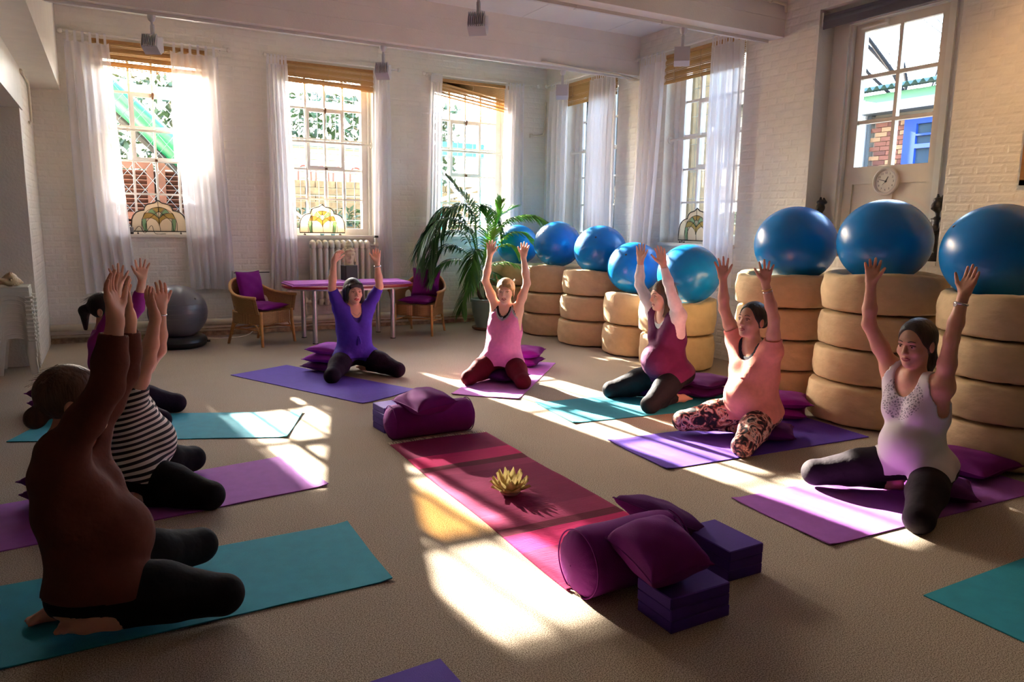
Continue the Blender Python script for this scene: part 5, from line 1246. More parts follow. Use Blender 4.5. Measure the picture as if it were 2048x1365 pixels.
        t0 = w+d*.028*k+a*.020*k+n*.008; ta = spec.get('thumb', .75); td = nrm(d*.8+a*ta+n*.22); t1 = t0+td*.042*k; td2 = nrm(d*1.0+a*ta*.75+n*.1); t2 = t1+td2*.030*k; t3 = t2+td2*.024*k
        hp += [rc(t0, t1, .0155, .0115, .014), rc(t1, t2, .0112, .0095, .003), rc(t2, t3, .0095, .0072, .002)]
        hands.append((S, hp, w, tip)); hand_info[S] = (w, d, n, a, kn_)
    # head
    hd = J['head']; hf = nrm(np.array(spec['face'], float)); hu = nrm(np.array([0, 0, 1.0])+np.array(spec.get('headup', (0, 0, 0)))); hu = nrm(hu-(hu @ hf)*hf) if abs(hf[2]) < .01 else nrm(np.cross(hf, np.cross(np.array([0, 0, 1.0]), hf))); hs = np.cross(hu, hf); HM = np.stack([hf, hs, hu], 1); q = spec.get('hsize', 1.0)
    def hp3(f, l, u): return hd+(hf*f+hs*l+hu*u)*q
    head = [el(hp3(-.012, 0, .035), (.094*q, .074*q, .088*q), HM, .02), el(hp3(.030, 0, -.012), (.062*q, .062*q, .080*q), HM, .03), el(hp3(.046, 0, -.062), (.040*q, .042*q, .045*q), HM, .03), el(hp3(.072, 0, -.088), (.020*q, .022*q, .018*q), HM, .02),
            rc(hp3(.084, 0, .022), hp3(.106, 0, -.020), .0070*q, .0100*q, .014), el(hp3(.099, .010, -.027), (.009*q, .008*q, .007*q), HM, .008), el(hp3(.099, -.010, -.027), (.009*q, .008*q, .007*q), HM, .008),
            rc(hp3(.078, .036, .030), hp3(.086, .010, .030), .010*q, .009*q, .014), rc(hp3(.078, -.036, .030), hp3(.086, -.010, .030), .010*q, .009*q, .014),
            el(hp3(.062, .040, -.022), (.022*q, .020*q, .020*q), HM, .02), el(hp3(.062, -.040, -.022), (.022*q, .020*q, .020*q), HM, .02),
            el(hp3(.091, .031, .010), (.014*q, .019*q, .010*q), HM, .012, '-'), el(hp3(.091, -.031, .010), (.014*q, .019*q, .010*q), HM, .012, '-'),
            el(hp3(.076, .031, .009), (.0125*q, .0150*q, .0120*q), HM, .006), el(hp3(.076, -.031, .009), (.0125*q, .0150*q, .0120*q), HM, .006),
            rc(hp3(.086, .014, -.052), hp3(.091, 0, -.0505), .0055*q, .0075*q, .008), rc(hp3(.086, -.014, -.052), hp3(.091, 0, -.0505), .0055*q, .0075*q, .008), rc(hp3(.084, .012, -.064), hp3(.084, -.012, -.064), .0065*q, .0065*q, .008)]
    for sg in (1, -1): head += [el(hp3(-.012, .076*sg, -.004), (.019*q, .008*q, .031*q), HM, .006), el(hp3(-.008, .083*sg, -.002), (.010*q, .006*q, .018*q), HM, .004, '-')]
    neck = [rc(tp(.95), hp3(-.022, 0, -.062), .053, .050, .035)]
    root = thing('person', spec['label'], 'person', (pel[0], pel[1], 0), 0, 'women kneeling with raised arms'); sh0 = (pel[0], pel[1], 0)
    sk = skin_mat('skin_'+spec['skin'][0], spec['skin'][1])
    allp = trunk+trap+neck+legs+lower+feet+arms; parts = []
    # coarse for trunk and limbs, fine for head and hands, all of the same volumes so they meet without a seam
    V, Q = sdf_obj(None, allp+[p for p in head if p[-1] == '+'][:4], .0085, None, None, None); parts.append((V, Q))
    lo = hd-np.array([.17, .17, .17])*q; hi = hd+np.array([.17, .17, .17])*q
    parts.append(sdf_obj(None, neck+head, .0036, None, None, None, lohi=(lo, hi)))
    for (S, hp, w, tip) in hands:
        f2 = [p for p in AR[S][3:]]+hp; P = np.array([w, tip, w+hand_info[S][3]*.1, tip-hand_info[S][3]*.06, tip+hand_info[S][3]*.06]); parts.append(sdf_obj(None, f2, .0034, None, None, None, lohi=(np.min(P, 0)-.05, np.max(P, 0)+.045)))
    link('body', np_mesh('body', parts, sh0), sk, root)
    ctx = dict(J=J, T=T, fw=fw, lat=lat, up=up, pel=pel, tp=tp, hp3=hp3, HM=HM, hd=hd, q=q, trunk=trunk, trap=trap, neck=neck, legs=legs, lower=lower, feet=feet, arms=arms, AR=AR, head=head, root=root, sh0=sh0, hl=hl, U=U, hand=hand_info, nk=nk, Lt=Lt, g=g)
    # eyes, brows, lips
    for sg in (1, -1):
        e = MB(); e.ell(hp3(.0795, .031*sg, .009), (.0092*q, .0120*q, .0042*q), 14, 10, HM); eo = e.build('eye', M_eye, root, True, sh0)
        e = MB(); e.ell(hp3(.0862, .0305*sg, .0082), (.0034*q, .0056*q, .0042*q), 10, 8, HM); e.build('iris', M_iris, eo, True, sh0)
        e = MB(); e.tube(cata([hp3(.0855, .014*sg, .0150), hp3(.0885, .030*sg, .0175), hp3(.080, .046*sg, .013)], 5), .0020*q, 5); e.build('upper_lash', M_iris, root, True, sh0)
        e = MB(); e.tube(cata([hp3(.0955, .014*sg, .034), hp3(.0935, .030*sg, .0395), hp3(.080, .047*sg, .033)], 5), [.0026*q]*10+[.0016*q], 5, flat=.7); e.build('eyebrow', M_hair[spec['hair']], root, True, sh0)
    lp = MB(); lp.tube(cata([hp3(.0855, .021, -.0575), hp3(.0935, .009, -.0515), hp3(.0955, 0, -.053), hp3(.0935, -.009, -.0515), hp3(.0855, -.021, -.0575)], 4), .0048*q, 6); lp.tube(cata([hp3(.0855, .019, -.0595), hp3(.0915, 0, -.0650), hp3(.0855, -.019, -.0595)], 5), .0052*q, 6)
    lp.build('lips', spec.get('lipm', M_lip), root, True, sh0)
    spec['dress'](ctx); 
    return ctx
# ------------------------------------------------------------------ clothing helpers
def upper_top(c, m, name, off=.008, hem=-.02, neckr=(.085, .075, .10), neckdrop=.0, arm_hole=.075, sleeve=None, loose=0.0, h=.0075, straps=False, frontdrop=.06, cover=True):
    """vest or T-shirt: trunk volumes grown outwards, neckline, arm holes and hem cut clean"""
    J, tp, T, fw = c['J'], c['tp'], c['T'], c['fw']
    P = grow(c['trunk']+c['trap'], off)
    if cover: P += [('rc', p_[1], p_[1]*.62+p_[2]*.38, p_[3]+off+.004, p_[3]*.97+off+.006, .04, '+') for p_ in (c['legs'][0], c['legs'][3])]
    if loose: P += [el(tp(.12, .02), (.135+loose, .165+loose, .16), T, .05), el(tp(.4, .02), (.12+loose, .150+loose, .2), T, .06)]
    cuts = []
    for S, sg in (('L', 1), ('R', -1)):
        if sleeve: P += grow(c['AR'][S][:3], off+.002)
        if arm_hole and not sleeve:
            d = nrm(J['el'+S]-J['sh'+S]); cuts.append(rc(J['sh'+S]+c['lat']*sg*.012-d*.03, J['sh'+S]+d*.25+c['lat']*sg*.05, arm_hole, .12, .004, '-'))
            cuts.append(rc(tp(.66, 0, sg*.165), J['sh'+S]+c['lat']*sg*.04, .045, arm_hole, .004, '-'))
        if sleeve:
            a, b = J['sh'+S], J['el'+S]; q = a+(b-a)*sleeve; cuts.append(('cap', q, nrm(b-a)))
    cuts2 = []
    for k in cuts:
        if k[0] == 'cap':
            q, n = k[1], k[2]; cuts2.append(rc(q+n*.16, q+n*.60, .16, .3, .0, '-'))
        else: cuts2.append(k)
    cuts2.append(el(tp(1.04, .035+neckdrop*.3, 0, 0), neckr, T, .004, '-'))
    cuts2.append(rc(tp(1.0), c['hp3'](0, 0, 0), .062, .12, .0, '-'))
    hemP = tp(0, 0, 0, hem); cuts2.append(cut_below(hemP+fw*.0, c['up']+fw*(frontdrop*4)))
    c['last_top'] = (P, cuts2); return sdf_obj(name, P, h, m, c['root'], c['sh0'], cuts2)
def leggings(c, m, to_ankle=.92, off=.0055, waist=.16, name='leggings'):
    J = c['J']; P = grow(c['trunk'][:2]+c['trunk'][4:6]+c['legs']+c['lower'], off); cuts = [cut_below(c['tp'](waist), -c['up']+c['fw']*.45)]
    for S in 'LR':
        a, b = J['kn'+S], J['an'+S]; q = a+(b-a)*to_ankle; n = nrm(b-a); cuts.append(rc(q+n*.06, q+n*.3, .06, .06, 0, '-'))
    return sdf_obj(name, P, .0085, m, c['root'], c['sh0'], cuts)
def sleeve_long(c, m, t0, t1, off=.006, name='sleeve'):
    """cloth tube over each arm from t0 (shoulder 0, elbow 1, wrist 2) to t1"""
    J = c['J']
    for S in 'LR':
        a, e, w = J['sh'+S], J['el'+S], J['wr'+S]
        def at(t): return a+(e-a)*t if t <= 1 else e+(w-e)*(t-1)
        n1 = nrm(w-e) if t1 > 1 else nrm(e-a); q1 = at(t1); cuts = [rc(q1+n1*.08, q1+n1*.35, .08, .12, 0, '-')]
        sdf_obj(name, grow(c['AR'][S], off), .007, m, c['root'], c['sh0'], cuts)
def hair(c, m, style):
    hp3, HM, q = c['hp3'], c['HM'], c['q']
    P = [el(hp3(-.020, 0, .040), (.104*q, .087*q, .097*q), HM, .01)]
    cuts = [el(hp3(.085, 0, -.030), (.062*q, .070*q, .088*q), HM, .012, '-')]
    low = -.045
    if style == 'bob':
        for sg in (1, -1): P += [rc(hp3(-.015, .068*sg, .02), hp3(-.006, .076*sg, -.085), .030*q, .024*q, .03), rc(hp3(.035, .066*sg, .045), hp3(.030, .072*sg, -.06), .020*q, .016*q, .02)]
        P += [rc(hp3(-.075, 0, .02), hp3(-.075, 0, -.085), .05*q, .045*q, .03), rc(hp3(-.06, .04, .0), hp3(-.06, .045, -.09), .045*q, .04*q, .03), rc(hp3(-.06, -.04, .0), hp3(-.06, -.045, -.09), .045*q, .04*q, .03), rc(hp3(.060, .050, .072), hp3(.070, -.045, .066), .020*q, .018*q, .02)]
        low = -.125
        cuts = [el(hp3(.088, -.004, -.038), (.058*q, .058*q, .090*q), HM, .010, '-')]
    elif style == 'pony':
        P += [rc(hp3(-.105, 0, .03), hp3(-.150, 0, .0), .032*q, .036*q, .02), rc(hp3(-.150, 0, .0), hp3(-.155, .01, -.13), .036*q, .014*q, .02)]; low = -.15
    elif style == 'bun':
        P += [rc(hp3(-.095, 0, -.02), hp3(-.110, 0, -.035), .028*q, .032*q, .02), el(hp3(-.122, 0, -.042), (.032*q, .038*q, .036*q), HM, .02)]; low = -.10
    elif style == 'long_back':
        P += [rc(hp3(-.085, 0, .0), hp3(-.10, 0, -.10), .055*q, .045*q, .03), rc(hp3(-.10, 0, -.10), hp3(-.085, .0, -.19), .045*q, .03*q, .03)]; low = -.23
    elif style == 'messy':
        rs = random.Random(4); P += [rc(hp3(.060, .045, .060), hp3(.074, -.040, .058), .018*q, .016*q, .02), el(hp3(-.105, 0, .045), (.045*q, .055*q, .045*q), HM, .02)]
        for sg in (1, -1): P.append(rc(hp3(.02, .074*sg, .03), hp3(.01, .080*sg, -.075), .009, .006, .01))
    elif style == 'shoulder':
        for sg in (1, -1): P += [rc(hp3(-.01, .070*sg, .03), hp3(.0, .080*sg, -.10), .028*q, .026*q, .03), rc(hp3(.0, .080*sg, -.10), hp3(.03, .066*sg, -.15), .026*q, .014*q, .02)]
        P += [rc(hp3(-.07, .03, .0), hp3(-.065, .045, -.13), .05*q, .035*q, .03), rc(hp3(-.07, -.03, .0), hp3(-.065, -.045, -.13), .05*q, .035*q, .03)]; low = -.18
        cuts = [el(hp3(.088, 0, -.026), (.060*q, .062*q, .088*q), HM, .010, '-')]
    elif style == 'tied':
        P += [el(hp3(-.115, 0, -.005), (.040*q, .040*q, .040*q), HM, .02)]
    if style in ('pony', 'bun', 'tied', 'long_back'): cuts[0] = el(hp3(.094, 0, -.018), (.066*q, .078*q, .122*q), HM, .016, '-')
    # keep the ears partly clear
    if style in ('pony', 'bun', 'messy', 'tied', 'long_back'):
        for sg in (1, -1): cuts.append(el(hp3(-.010, .088*sg, -.006), (.022*q, .020*q, .032*q), HM, .006, '-'))
    lowp = c['hd']+c['HM'][:, 2]*low; cuts.append(cut_below(lowp, c['HM'][:, 2]))
    o = sdf_obj('hair', P, .0048, m, c['root'], c['sh0'], cuts)
    if style in ('messy', 'pony', 'shoulder', 'bun'):
        rs = random.Random(9); s = MB()
        for k in range(40):
            a = rs.uniform(-1, 1); b = rs.uniform(0, 1); p0 = hp3(-.03-.05*b, .07*a, .10-.03*b); s.tube([p0, p0+c['HM'] @ np.array([-.015, .02*a, .016+.012*rs.random()]), p0+c['HM'] @ np.array([-.05-.02*rs.random(), .045*a, .012-.03*rs.random()])], [.0012, .001, .0005], 3)
        tag(s.build('stray_strands', m, c['root'], True, c['sh0']), kind='stuff')
    return o
def bracelet(c, S, m, name, r=.030, w=.010, back=.035):
    wv, d = c['hand'][S][0], c['hand'][S][1]; e = nrm(c['J']['el'+S]-wv); P = wv+e*back; M = frame_to(e); b = MB(); b.tube([P+(M[:, 0]*math.cos(a)+M[:, 1]*math.sin(a))*r for a in np.linspace(0, 2*math.pi, 25)[:-1]], w/2, 6, closed=True, flat=1.0); b.build(name, m, c['root'], True, c['sh0']); return P, M, e
# ================================================================== WHO IS WHERE
def cloth(name, col, rough=.85, bump=.8, bscale=13, **k): return mat(name, col, rough, var=.06, vscale=30, bump=bump, bscale=bscale, **k)
M_blackleg = cloth('black_leggings', rgb(12, 10, 14), .85, spec=.2); M_maroonleg = cloth('wine_leggings', rgb(92, 12, 30), .85, spec=.2); M_greyleg = cloth('charcoal_leggings', rgb(30, 30, 38), .8, spec=.25); M_plumleg = cloth('plum_leggings', rgb(30, 10, 32), .85, spec=.2)
def ramp_mat(name, fn):
    m = bpy.data.materials.new(name); m.use_nodes = True; b = m.node_tree.nodes['Principled BSDF']; b.inputs['Roughness'].default_value = .8; fn(m.node_tree, b); return m
def _flower(nt, b):
    tc = nt.nodes.new('ShaderNodeTexCoord'); n = nt.nodes.new('ShaderNodeTexNoise'); n.inputs['Scale'].default_value = 15; n.inputs['Detail'].default_value = 4; n.inputs['Distortion'].default_value = 1.4; nt.links.new(tc.outputs['Object'], n.inputs['Vector'])
    r = nt.nodes.new('ShaderNodeValToRGB'); r.color_ramp.interpolation = 'LINEAR'; e = r.color_ramp.elements; st = [(.0, rgb(16, 12, 16)), (.43, rgb(22, 16, 22)), (.48, rgb(120, 56, 58)), (.54, rgb(214, 142, 122)), (.60, rgb(238, 206, 188)), (.66, rgb(48, 36, 44)), (.72, rgb(20, 14, 18))]
    while len(e) < len(st): e.new(.5)
    for k, (p, c) in enumerate(st): e[k].position = p; e[k].color = (*c, 1)
    nt.links.new(n.outputs['Fac'], r.inputs[0]); nt.links.new(r.outputs[0], b.inputs['Base Color'])
M_flower = ramp_mat('flower_leggings', _flower)
def _stripe(nt, b):
    tc = nt.nodes.new('ShaderNodeTexCoord'); n = nt.nodes.new('ShaderNodeTexNoise'); n.inputs['Scale'].default_value = 3; w = nt.nodes.new('ShaderNodeTexWave'); w.bands_direction = 'Z'; w.inputs['Scale'].default_value = 10.2; w.inputs['Distortion'].default_value = .9; w.inputs['Detail Scale'].default_value = .6; w.inputs['Detail'].default_value = 0
    mp = nt.nodes.new('ShaderNodeMapping'); mp.inputs['Rotation'].default_value = (0, .20, 0); nt.links.new(tc.outputs['Object'], mp.inputs[0]); nt.links.new(mp.outputs[0], w.inputs['Vector'])
    r = nt.nodes.new('ShaderNodeValToRGB'); r.color_ramp.interpolation = 'CONSTANT'; r.color_ramp.elements[0].color = (*rgb(218, 208, 200), 1); r.color_ramp.elements[1].position = .5; r.color_ramp.elements[1].color = (*rgb(30, 24, 34), 1); nt.links.new(w.outputs['Fac'], r.inputs[0]); nt.links.new(r.outputs[0], b.inputs['Base Color'])
M_stripe = ramp_mat('striped_jersey', _stripe)
def camdir(right, toward, P, up=0.0):
    t = nrm(np.array([-P[0], -P[1], 0])); return tuple(CAMR*right+t*toward+np.array([0, 0, up]))
SK1, SK2, SK3 = ('fair', rgb(234, 184, 160)), ('warm', rgb(224, 168, 142)), ('olive', rgb(216, 160, 132))
def R_(d): return math.radians(d)

# 1 instructor in the violet cardigan
def d1(c):
    mv = cloth('violet_cardigan', rgb(72, 36, 168)); leggings(c, M_plumleg)
    upper_top(c, mv, 'cardigan', off=.010, hem=.0, neckr=(.10, .058, .20), neckdrop=.10, sleeve=.9, loose=.004, frontdrop=.03)
    upper_top(c, cloth('violet_vest', rgb(50, 20, 120)), 'vest_top', off=.006, hem=-.02, neckr=(.088, .066, .13), neckdrop=.05)
    tp = c['tp']; k = MB(); k.ell(tp(.42, .155), (.014, .022, .018), 10, 8, c['T']); k.tube(cata([tp(.42, .165), tp(.36, .178, .012), tp(.27, .185, .018)], 4), [.010]*9, 6, flat=.4); k.tube(cata([tp(.42, .165), tp(.35, .176, -.014), tp(.24, .182, -.022)], 4), [.010]*9, 6, flat=.4); k.build('front_tie', mv, c['root'], True, c['sh0'])
    hair(c, M_hair['black'], 'bob'); P, M, e = bracelet(c, 'L', M_silver, 'watch_strap', .031, .014); w = MB(); w.ell(P-c['hand']['L'][2]*.034, (.014, .014, .014), 10, 8); w.build('watch_case', M_silver, c['root'], True, c['sh0'])
    n = MB(); n.tube(cata([tp(.98, .02, .06), tp(.90, .085, .03), tp(.86, .098, 0), tp(.90, .085, -.03), tp(.98, .02, -.06)], 5), .0018, 4); n.build('necklace', M_silver, c['root'], True, c['sh0'])
B1 = (2.132, 7.237)
person(dict(label='kneeling dark-haired woman in violet tie cardigan, arms raised, before the table', fit=(B1, R_(-90.7), .93, .028, 1.30), skin=SK2, hair='black', face=camdir(.38, 1.0, B1), belly=(.045, .10, .135, .13, .30), g=1.0, hsize=1.07,
     pick=dict(knR=(664, 752), knL=(795, 740), neck=(708, 616), head=(707, 585), shR=(679, 617), shL=(736, 616), elR=(664, 577), wrR=(668, 522), tipR=(683, 494), elL=(759, 573), wrL=(754, 526), tipL=(752, 492), pelvis=(708, 708)), curl=.42, palm=tuple(nrm((-.2, -1, -.15))), palmR=(.45, -.9, -.1), spread=.10, lipm=mat('red_lips', rgb(176, 40, 64), .4), dress=d1))
# 2 blonde in the pink vest
def d2(c):
    leggings(c, M_maroonleg); tp = c['tp']
    upper_top(c, cloth('grey_bra_top', rgb(176, 178, 190)), 'crop_top', off=.006, hem=.14, neckr=(.090, .070, .130), neckdrop=.04, arm_hole=.072, frontdrop=0, cover=False)
    upper_top(c, cloth('black_strap', rgb(26, 24, 30)), 'bra_top', off=.004, cover=False, hem=.20, neckr=(.078, .055, .115), arm_hole=.064, frontdrop=0)
    upper_top(c, cloth('pink_vest', rgb(226, 128, 184)), 'vest_top', off=.012, hem=-.04, neckr=(.105, .082, .160), neckdrop=.07, arm_hole=.088, loose=.012, frontdrop=.05)
    hair(c, M_hair['blonde'], 'messy'); n = MB(); n.tube(cata([tp(.99, .02, .05), tp(.88, .090, .022), tp(.83, .112, 0), tp(.88, .090, -.022), tp(.99, .02, -.05)], 5), .0014, 4); n.ell(tp(.82, .116), (.004, .011, .011), 8, 6, c['T']); n.build('necklace', M_silver, c['root'], True, c['sh0'])
B2 = (3.391, 6.334)
person(dict(label='kneeling blonde pregnant woman in pink vest and wine leggings, arms raised', fit=(B2, R_(-131), .937, .034, 1.02), skin=SK1, hair='blonde', face=camdir(-.16, 1.0, B2), belly=(.095, .105, .125, .13, .27), g=.95, hsize=1.04,
     pick=dict(knR=(938, 756), knL=(1046, 764), neck=(1012, 616), head=(1011, 585), shR=(993, 617), shL=(1035, 621), elR=(971, 562), wrR=(980, 510), tipR=(983, 478), elL=(1054, 567), wrL=(1047, 514), tipL=(1051, 482), pelvis=(1006, 716)), curl=.08, palm=camdir(.05, 1.0, B2), spread=.20, dress=d2))
# 3 maroon vest over white sleeves
def d3(c):
    leggings(c, M_greyleg); mw = cloth('white_jersey', rgb(236, 226, 228))
    upper_top(c, mw, 'long_sleeved_top', off=.005, hem=.05, neckr=(.078, .070, .105), neckdrop=.03, sleeve=.98, frontdrop=0); sleeve_long(c, mw, 0, 1.90, .005)
    upper_top(c, cloth('maroon_vest', rgb(96, 16, 78)), 'vest_top', off=.010, hem=-.05, neckr=(.098, .070, .150), neckdrop=.05, arm_hole=.070, frontdrop=.03); hair(c, M_hair['brown'], 'shoulder')
B3 = (4.164, 4.97)
person(dict(label='kneeling pregnant woman in maroon vest over white sleeves, arms raised', fit=(B3, R_(-183), .973, .109, 1.11), skin=SK1, hair='brown', face=camdir(-.95, .33, B3, -.12), belly=(.15, .135, .145, .15, .25), g=1.0, hsize=1.07,
     pick=dict(knR=(1222, 780), knL=(1300, 810), neck=(1330, 628), head=(1325, 593), shR=(1306, 622), shL=(1358, 632), elR=(1279, 570), wrR=(1281, 525), tipR=(1282, 480), elL=(1341, 582), wrL=(1327, 531), tipL=(1317, 486), pelvis=(1346, 742), anL=(1352, 797), toL=(1376, 797)), curl=.06, palm=camdir(-.5, .9, B3), spread=.10, dress=d3))
# 4 peach T-shirt, flower leggings
def d4(c):
    leggings(c, M_flower); tp = c['tp']; mp_ = cloth('peach_knit', rgb(240, 150, 132), bump=.2, bscale=24)
    upper_top(c, cloth('navy_vest', rgb(30, 32, 46)), 'vest_top', off=.004, hem=.1, neckr=(.078, .062, .115), arm_hole=.066, frontdrop=0)
    upper_top(c, mp_, 'loose_top', off=.012, hem=-.045, neckr=(.095, .085, .140), neckdrop=.04, sleeve=.34, loose=.014, frontdrop=.03)
    PP_, CC_ = c['last_top']; q_ = tp(.66, .12, .052); T_ = c['T']
    def slab(X, Y, Z): d = [(X-q_[0])*T_[0][i]+(Y-q_[1])*T_[1][i]+(Z-q_[2])*T_[2][i] for i in range(3)]; return np.maximum(np.maximum(np.abs(d[1])-.036, np.abs(d[2])-.042), .0-d[0])
    sdf_obj('chest_pocket', grow(PP_, .0035), .004, cloth('peach_pocket', rgb(246, 158, 138)), c['root'], c['sh0'], [('fn', slab, 'max')], lohi=(q_-.12, q_+.12))
    hair(c, M_hair['black'], 'tied'); bracelet(c, 'L', mat('gold', rgb(200, 160, 90), .3, metal=.9), 'bangle', .031, .008, .045); bracelet(c, 'L', M_silver, 'bangle', .031, .006, .062)
B4 = (4.014, 3.786)
person(dict(label='kneeling pregnant woman in peach top and flowered leggings, arms raised', fit=(B4, R_(-179.4), .93, .052, 1.15), skin=SK3, hair='black', face=camdir(-.72, .66, B4, .12), belly=(.125, .12, .14, .145, .26), g=1.02, hsize=1.07,
     pick=dict(knR=(1366, 842), knL=(1486, 893), neck=(1508, 692), head=(1503, 643), shR=(1472, 682), shL=(1545, 704), elR=(1448, 618), wrR=(1446, 559), tipR=(1443, 510), elL=(1548, 638), wrL=(1531, 567), tipL=(1533, 516), pelvis=(1512, 818)), curl=.05, palm=camdir(-.15, 1.0, B4), spread=.24, dress=d4))
# 5 white printed vest
def _print(nt, b, P, T):
    tc = nt.nodes.new('ShaderNodeTexCoord'); v = nt.nodes.new('ShaderNodeTexVoronoi'); v.inputs['Scale'].default_value = 62; v.feature = 'DISTANCE_TO_EDGE'; nt.links.new(tc.outputs['Object'], v.inputs['Vector'])
    r = nt.nodes.new('ShaderNodeValToRGB'); r.color_ramp.elements[0].position = .10; r.color_ramp.elements[0].color = (*rgb(216, 210, 214), 1); r.color_ramp.elements[1].position = .22; r.color_ramp.elements[1].color = (*rgb(142, 138, 146), 1); nt.links.new(v.outputs['Distance'], r.inputs[0])
    ds = nt.nodes.new('ShaderNodeVectorMath'); ds.operation = 'DISTANCE'; ds.inputs[1].default_value = tuple(P); nt.links.new(tc.outputs['Object'], ds.inputs[0])
    k = nt.nodes.new('ShaderNodeMath'); k.operation = 'LESS_THAN'; k.inputs[1].default_value = .125; nt.links.new(ds.outputs['Value'], k.inputs[0])
    mx = nt.nodes.new('ShaderNodeMixRGB'); mx.inputs[1].default_value = (*rgb(216, 210, 214), 1); nt.links.new(k.outputs[0], mx.inputs[0]); nt.links.new(r.outputs[0], mx.inputs[2]); nt.links.new(mx.outputs[0], b.inputs['Base Color'])
def d5(c):
    leggings(c, M_plumleg2); P = c['tp'](.80, .10)-np.array(c['sh0']); mw = ramp_mat('printed_white_vest', lambda nt, b: _print(nt, b, P, c['T']))
    upper_top(c, mw, 'vest_top', off=.010, hem=-.03, neckr=(.090, .075, .140), neckdrop=.05, arm_hole=.080, frontdrop=.03); hair(c, M_hair['dark'], 'long_back')
    P, M, e = bracelet(c, 'L', M_silver, 'watch_strap', .029, .015, .045); w = MB(); w.cyl(P+CAMR*-.026, P+CAMR*-.034, .015, 14); w.build('watch_case', M_silver, c['root'], False, c['sh0'])
M_plumleg2 = cloth('mauve_black_leggings', rgb(30, 20, 30), .8, spec=.25)
B5 = (3.931, 2.486)
person(dict(label='kneeling pregnant woman in white printed vest with wristwatch, arms raised', fit=(B5, R_(-184), .954, .056, 1.30), skin=SK3, hair='dark', face=camdir(-.66, .70, B5, -.16), belly=(.115, .115, .135, .14, .26), g=1.0, hsize=1.09,
     pick=dict(knR=(1630, 945), knL=(1838, 1040), neck=(1826, 752), head=(1832, 690), shR=(1783, 738), shL=(1886, 776), elR=(1738, 649), wrR=(1742, 567), tipR=(1748, 512), elL=(1903, 678), wrL=(1927, 592), tipL=(1953, 526), pelvis=(1842, 925)), curl=.05, palm=camdir(-.1, 1.0, B5), palmL=camdir(-.85, .5, B5), spread=.20, spreadL=.05, dress=d5))
# 6 brown jumper, nearest
def d6(c):
    leggings(c, M_blackleg); mb_ = cloth('brown_jumper', rgb(92, 50, 40), bump=.8, bscale=14, spec=.2)
    upper_top(c, mb_, 'jumper', off=.014, hem=-.03, neckr=(.10, .11, .085), sleeve=.98, loose=.006, frontdrop=.05); sleeve_long(c, mb_, 0, 1.74, .016); hair(c, M_hair['brown'], 'bun')
B6 = (-.17, 3.06)
person(dict(label='kneeling woman in brown jumper with hair in a bun, seen from behind', fit=(B6, R_(7.5), .95, -.078, .97), skin=SK2, hair='brown', face=camdir(.86, -.42, B6), belly=(.115, .115, .135, .14, .26), g=1.05, hsize=1.06,
     pick=dict(knL=(398, 1092), knR=(446, 1190), neck=(118, 890), head=(150, 806), shR=(126, 908), shL=(175, 872), elR=(214, 775), wrR=(231, 640), tipR=(212, 532), elL=(248, 745, .1), wrL=(258, 640, .1), tipL=(246, 545, .1), pelvis=(186, 1150), anR=(230, 1240), toR=(130, 1256)), curl=.22, palm=camdir(.9, -.3, B6), palmR=camdir(.95, -.1, B6), spread=.08, dress=d6))
# 7 striped T-shirt
def d7(c):
    leggings(c, M_blackleg); upper_top(c, M_stripe, 'tee_shirt', off=.011, hem=-.03, neckr=(.085, .085, .08), sleeve=.30, loose=.004, frontdrop=.05); hair(c, M_hair['mid'], 'tied'); bracelet(c, 'L', M_silver, 'bracelet', .029, .008, .02)
B7 = (.10, 4.36)
person(dict(label='kneeling pregnant woman in black and white striped top, arms raised', fit=(B7, R_(1.2), .90, .02, 1.22), skin=SK2, hair='mid', face=camdir(.92, -.25, B7), belly=(.115, .115, .135, .14, .26), g=1.0, hsize=1.05,
     pick=dict(knR=(420, 994), knL=(384, 918), neck=(246, 770), head=(250, 712), shR=(264, 796), shL=(262, 770), elR=(296, 722), wrR=(311, 636), tipR=(288, 566), elL=(318, 700), wrL=(322, 622), tipL=(319, 556), pelvis=(262, 930)), curl=.20, palm=camdir(.6, -.5, B7), palmL=camdir(-.5, -.6, B7), spread=.10, dress=d7))
# 8 magenta jumper and ponytail
def d8(c):
    mm = cloth('magenta_top', rgb(150, 26, 132)); leggings(c, M_plumleg); upper_top(c, mm, 'long_sleeved_top', off=.010, hem=-.03, neckr=(.085, .085, .08), sleeve=.98, frontdrop=.04); sleeve_long(c, mm, 0, 1.55, .008); hair(c, M_hair['black'], 'pony')
B8 = (.03, 6.20)
person(dict(label='kneeling woman with ponytail in magenta top, arms raised, by the grey ball', fit=(B8, R_(-20), .88, .031, 1.09), skin=SK2, hair='black', face=camdir(.93, -.1, B8), belly=(.12, .12, .14, .14, .28), g=1.0, hsize=1.05,
     pick=dict(knL=(352, 808), neck=(206, 664), head=(213, 622), shL=(222, 676), shR=(200, 690), elL=(276, 616), wrL=(284, 561), tipL=(284, 513), elR=(226, 625), wrR=(237, 572), tipR=(231, 524), pelvis=(222, 790)), curl=.08, palm=camdir(.2, .9, B8), spread=.24, dress=d8))
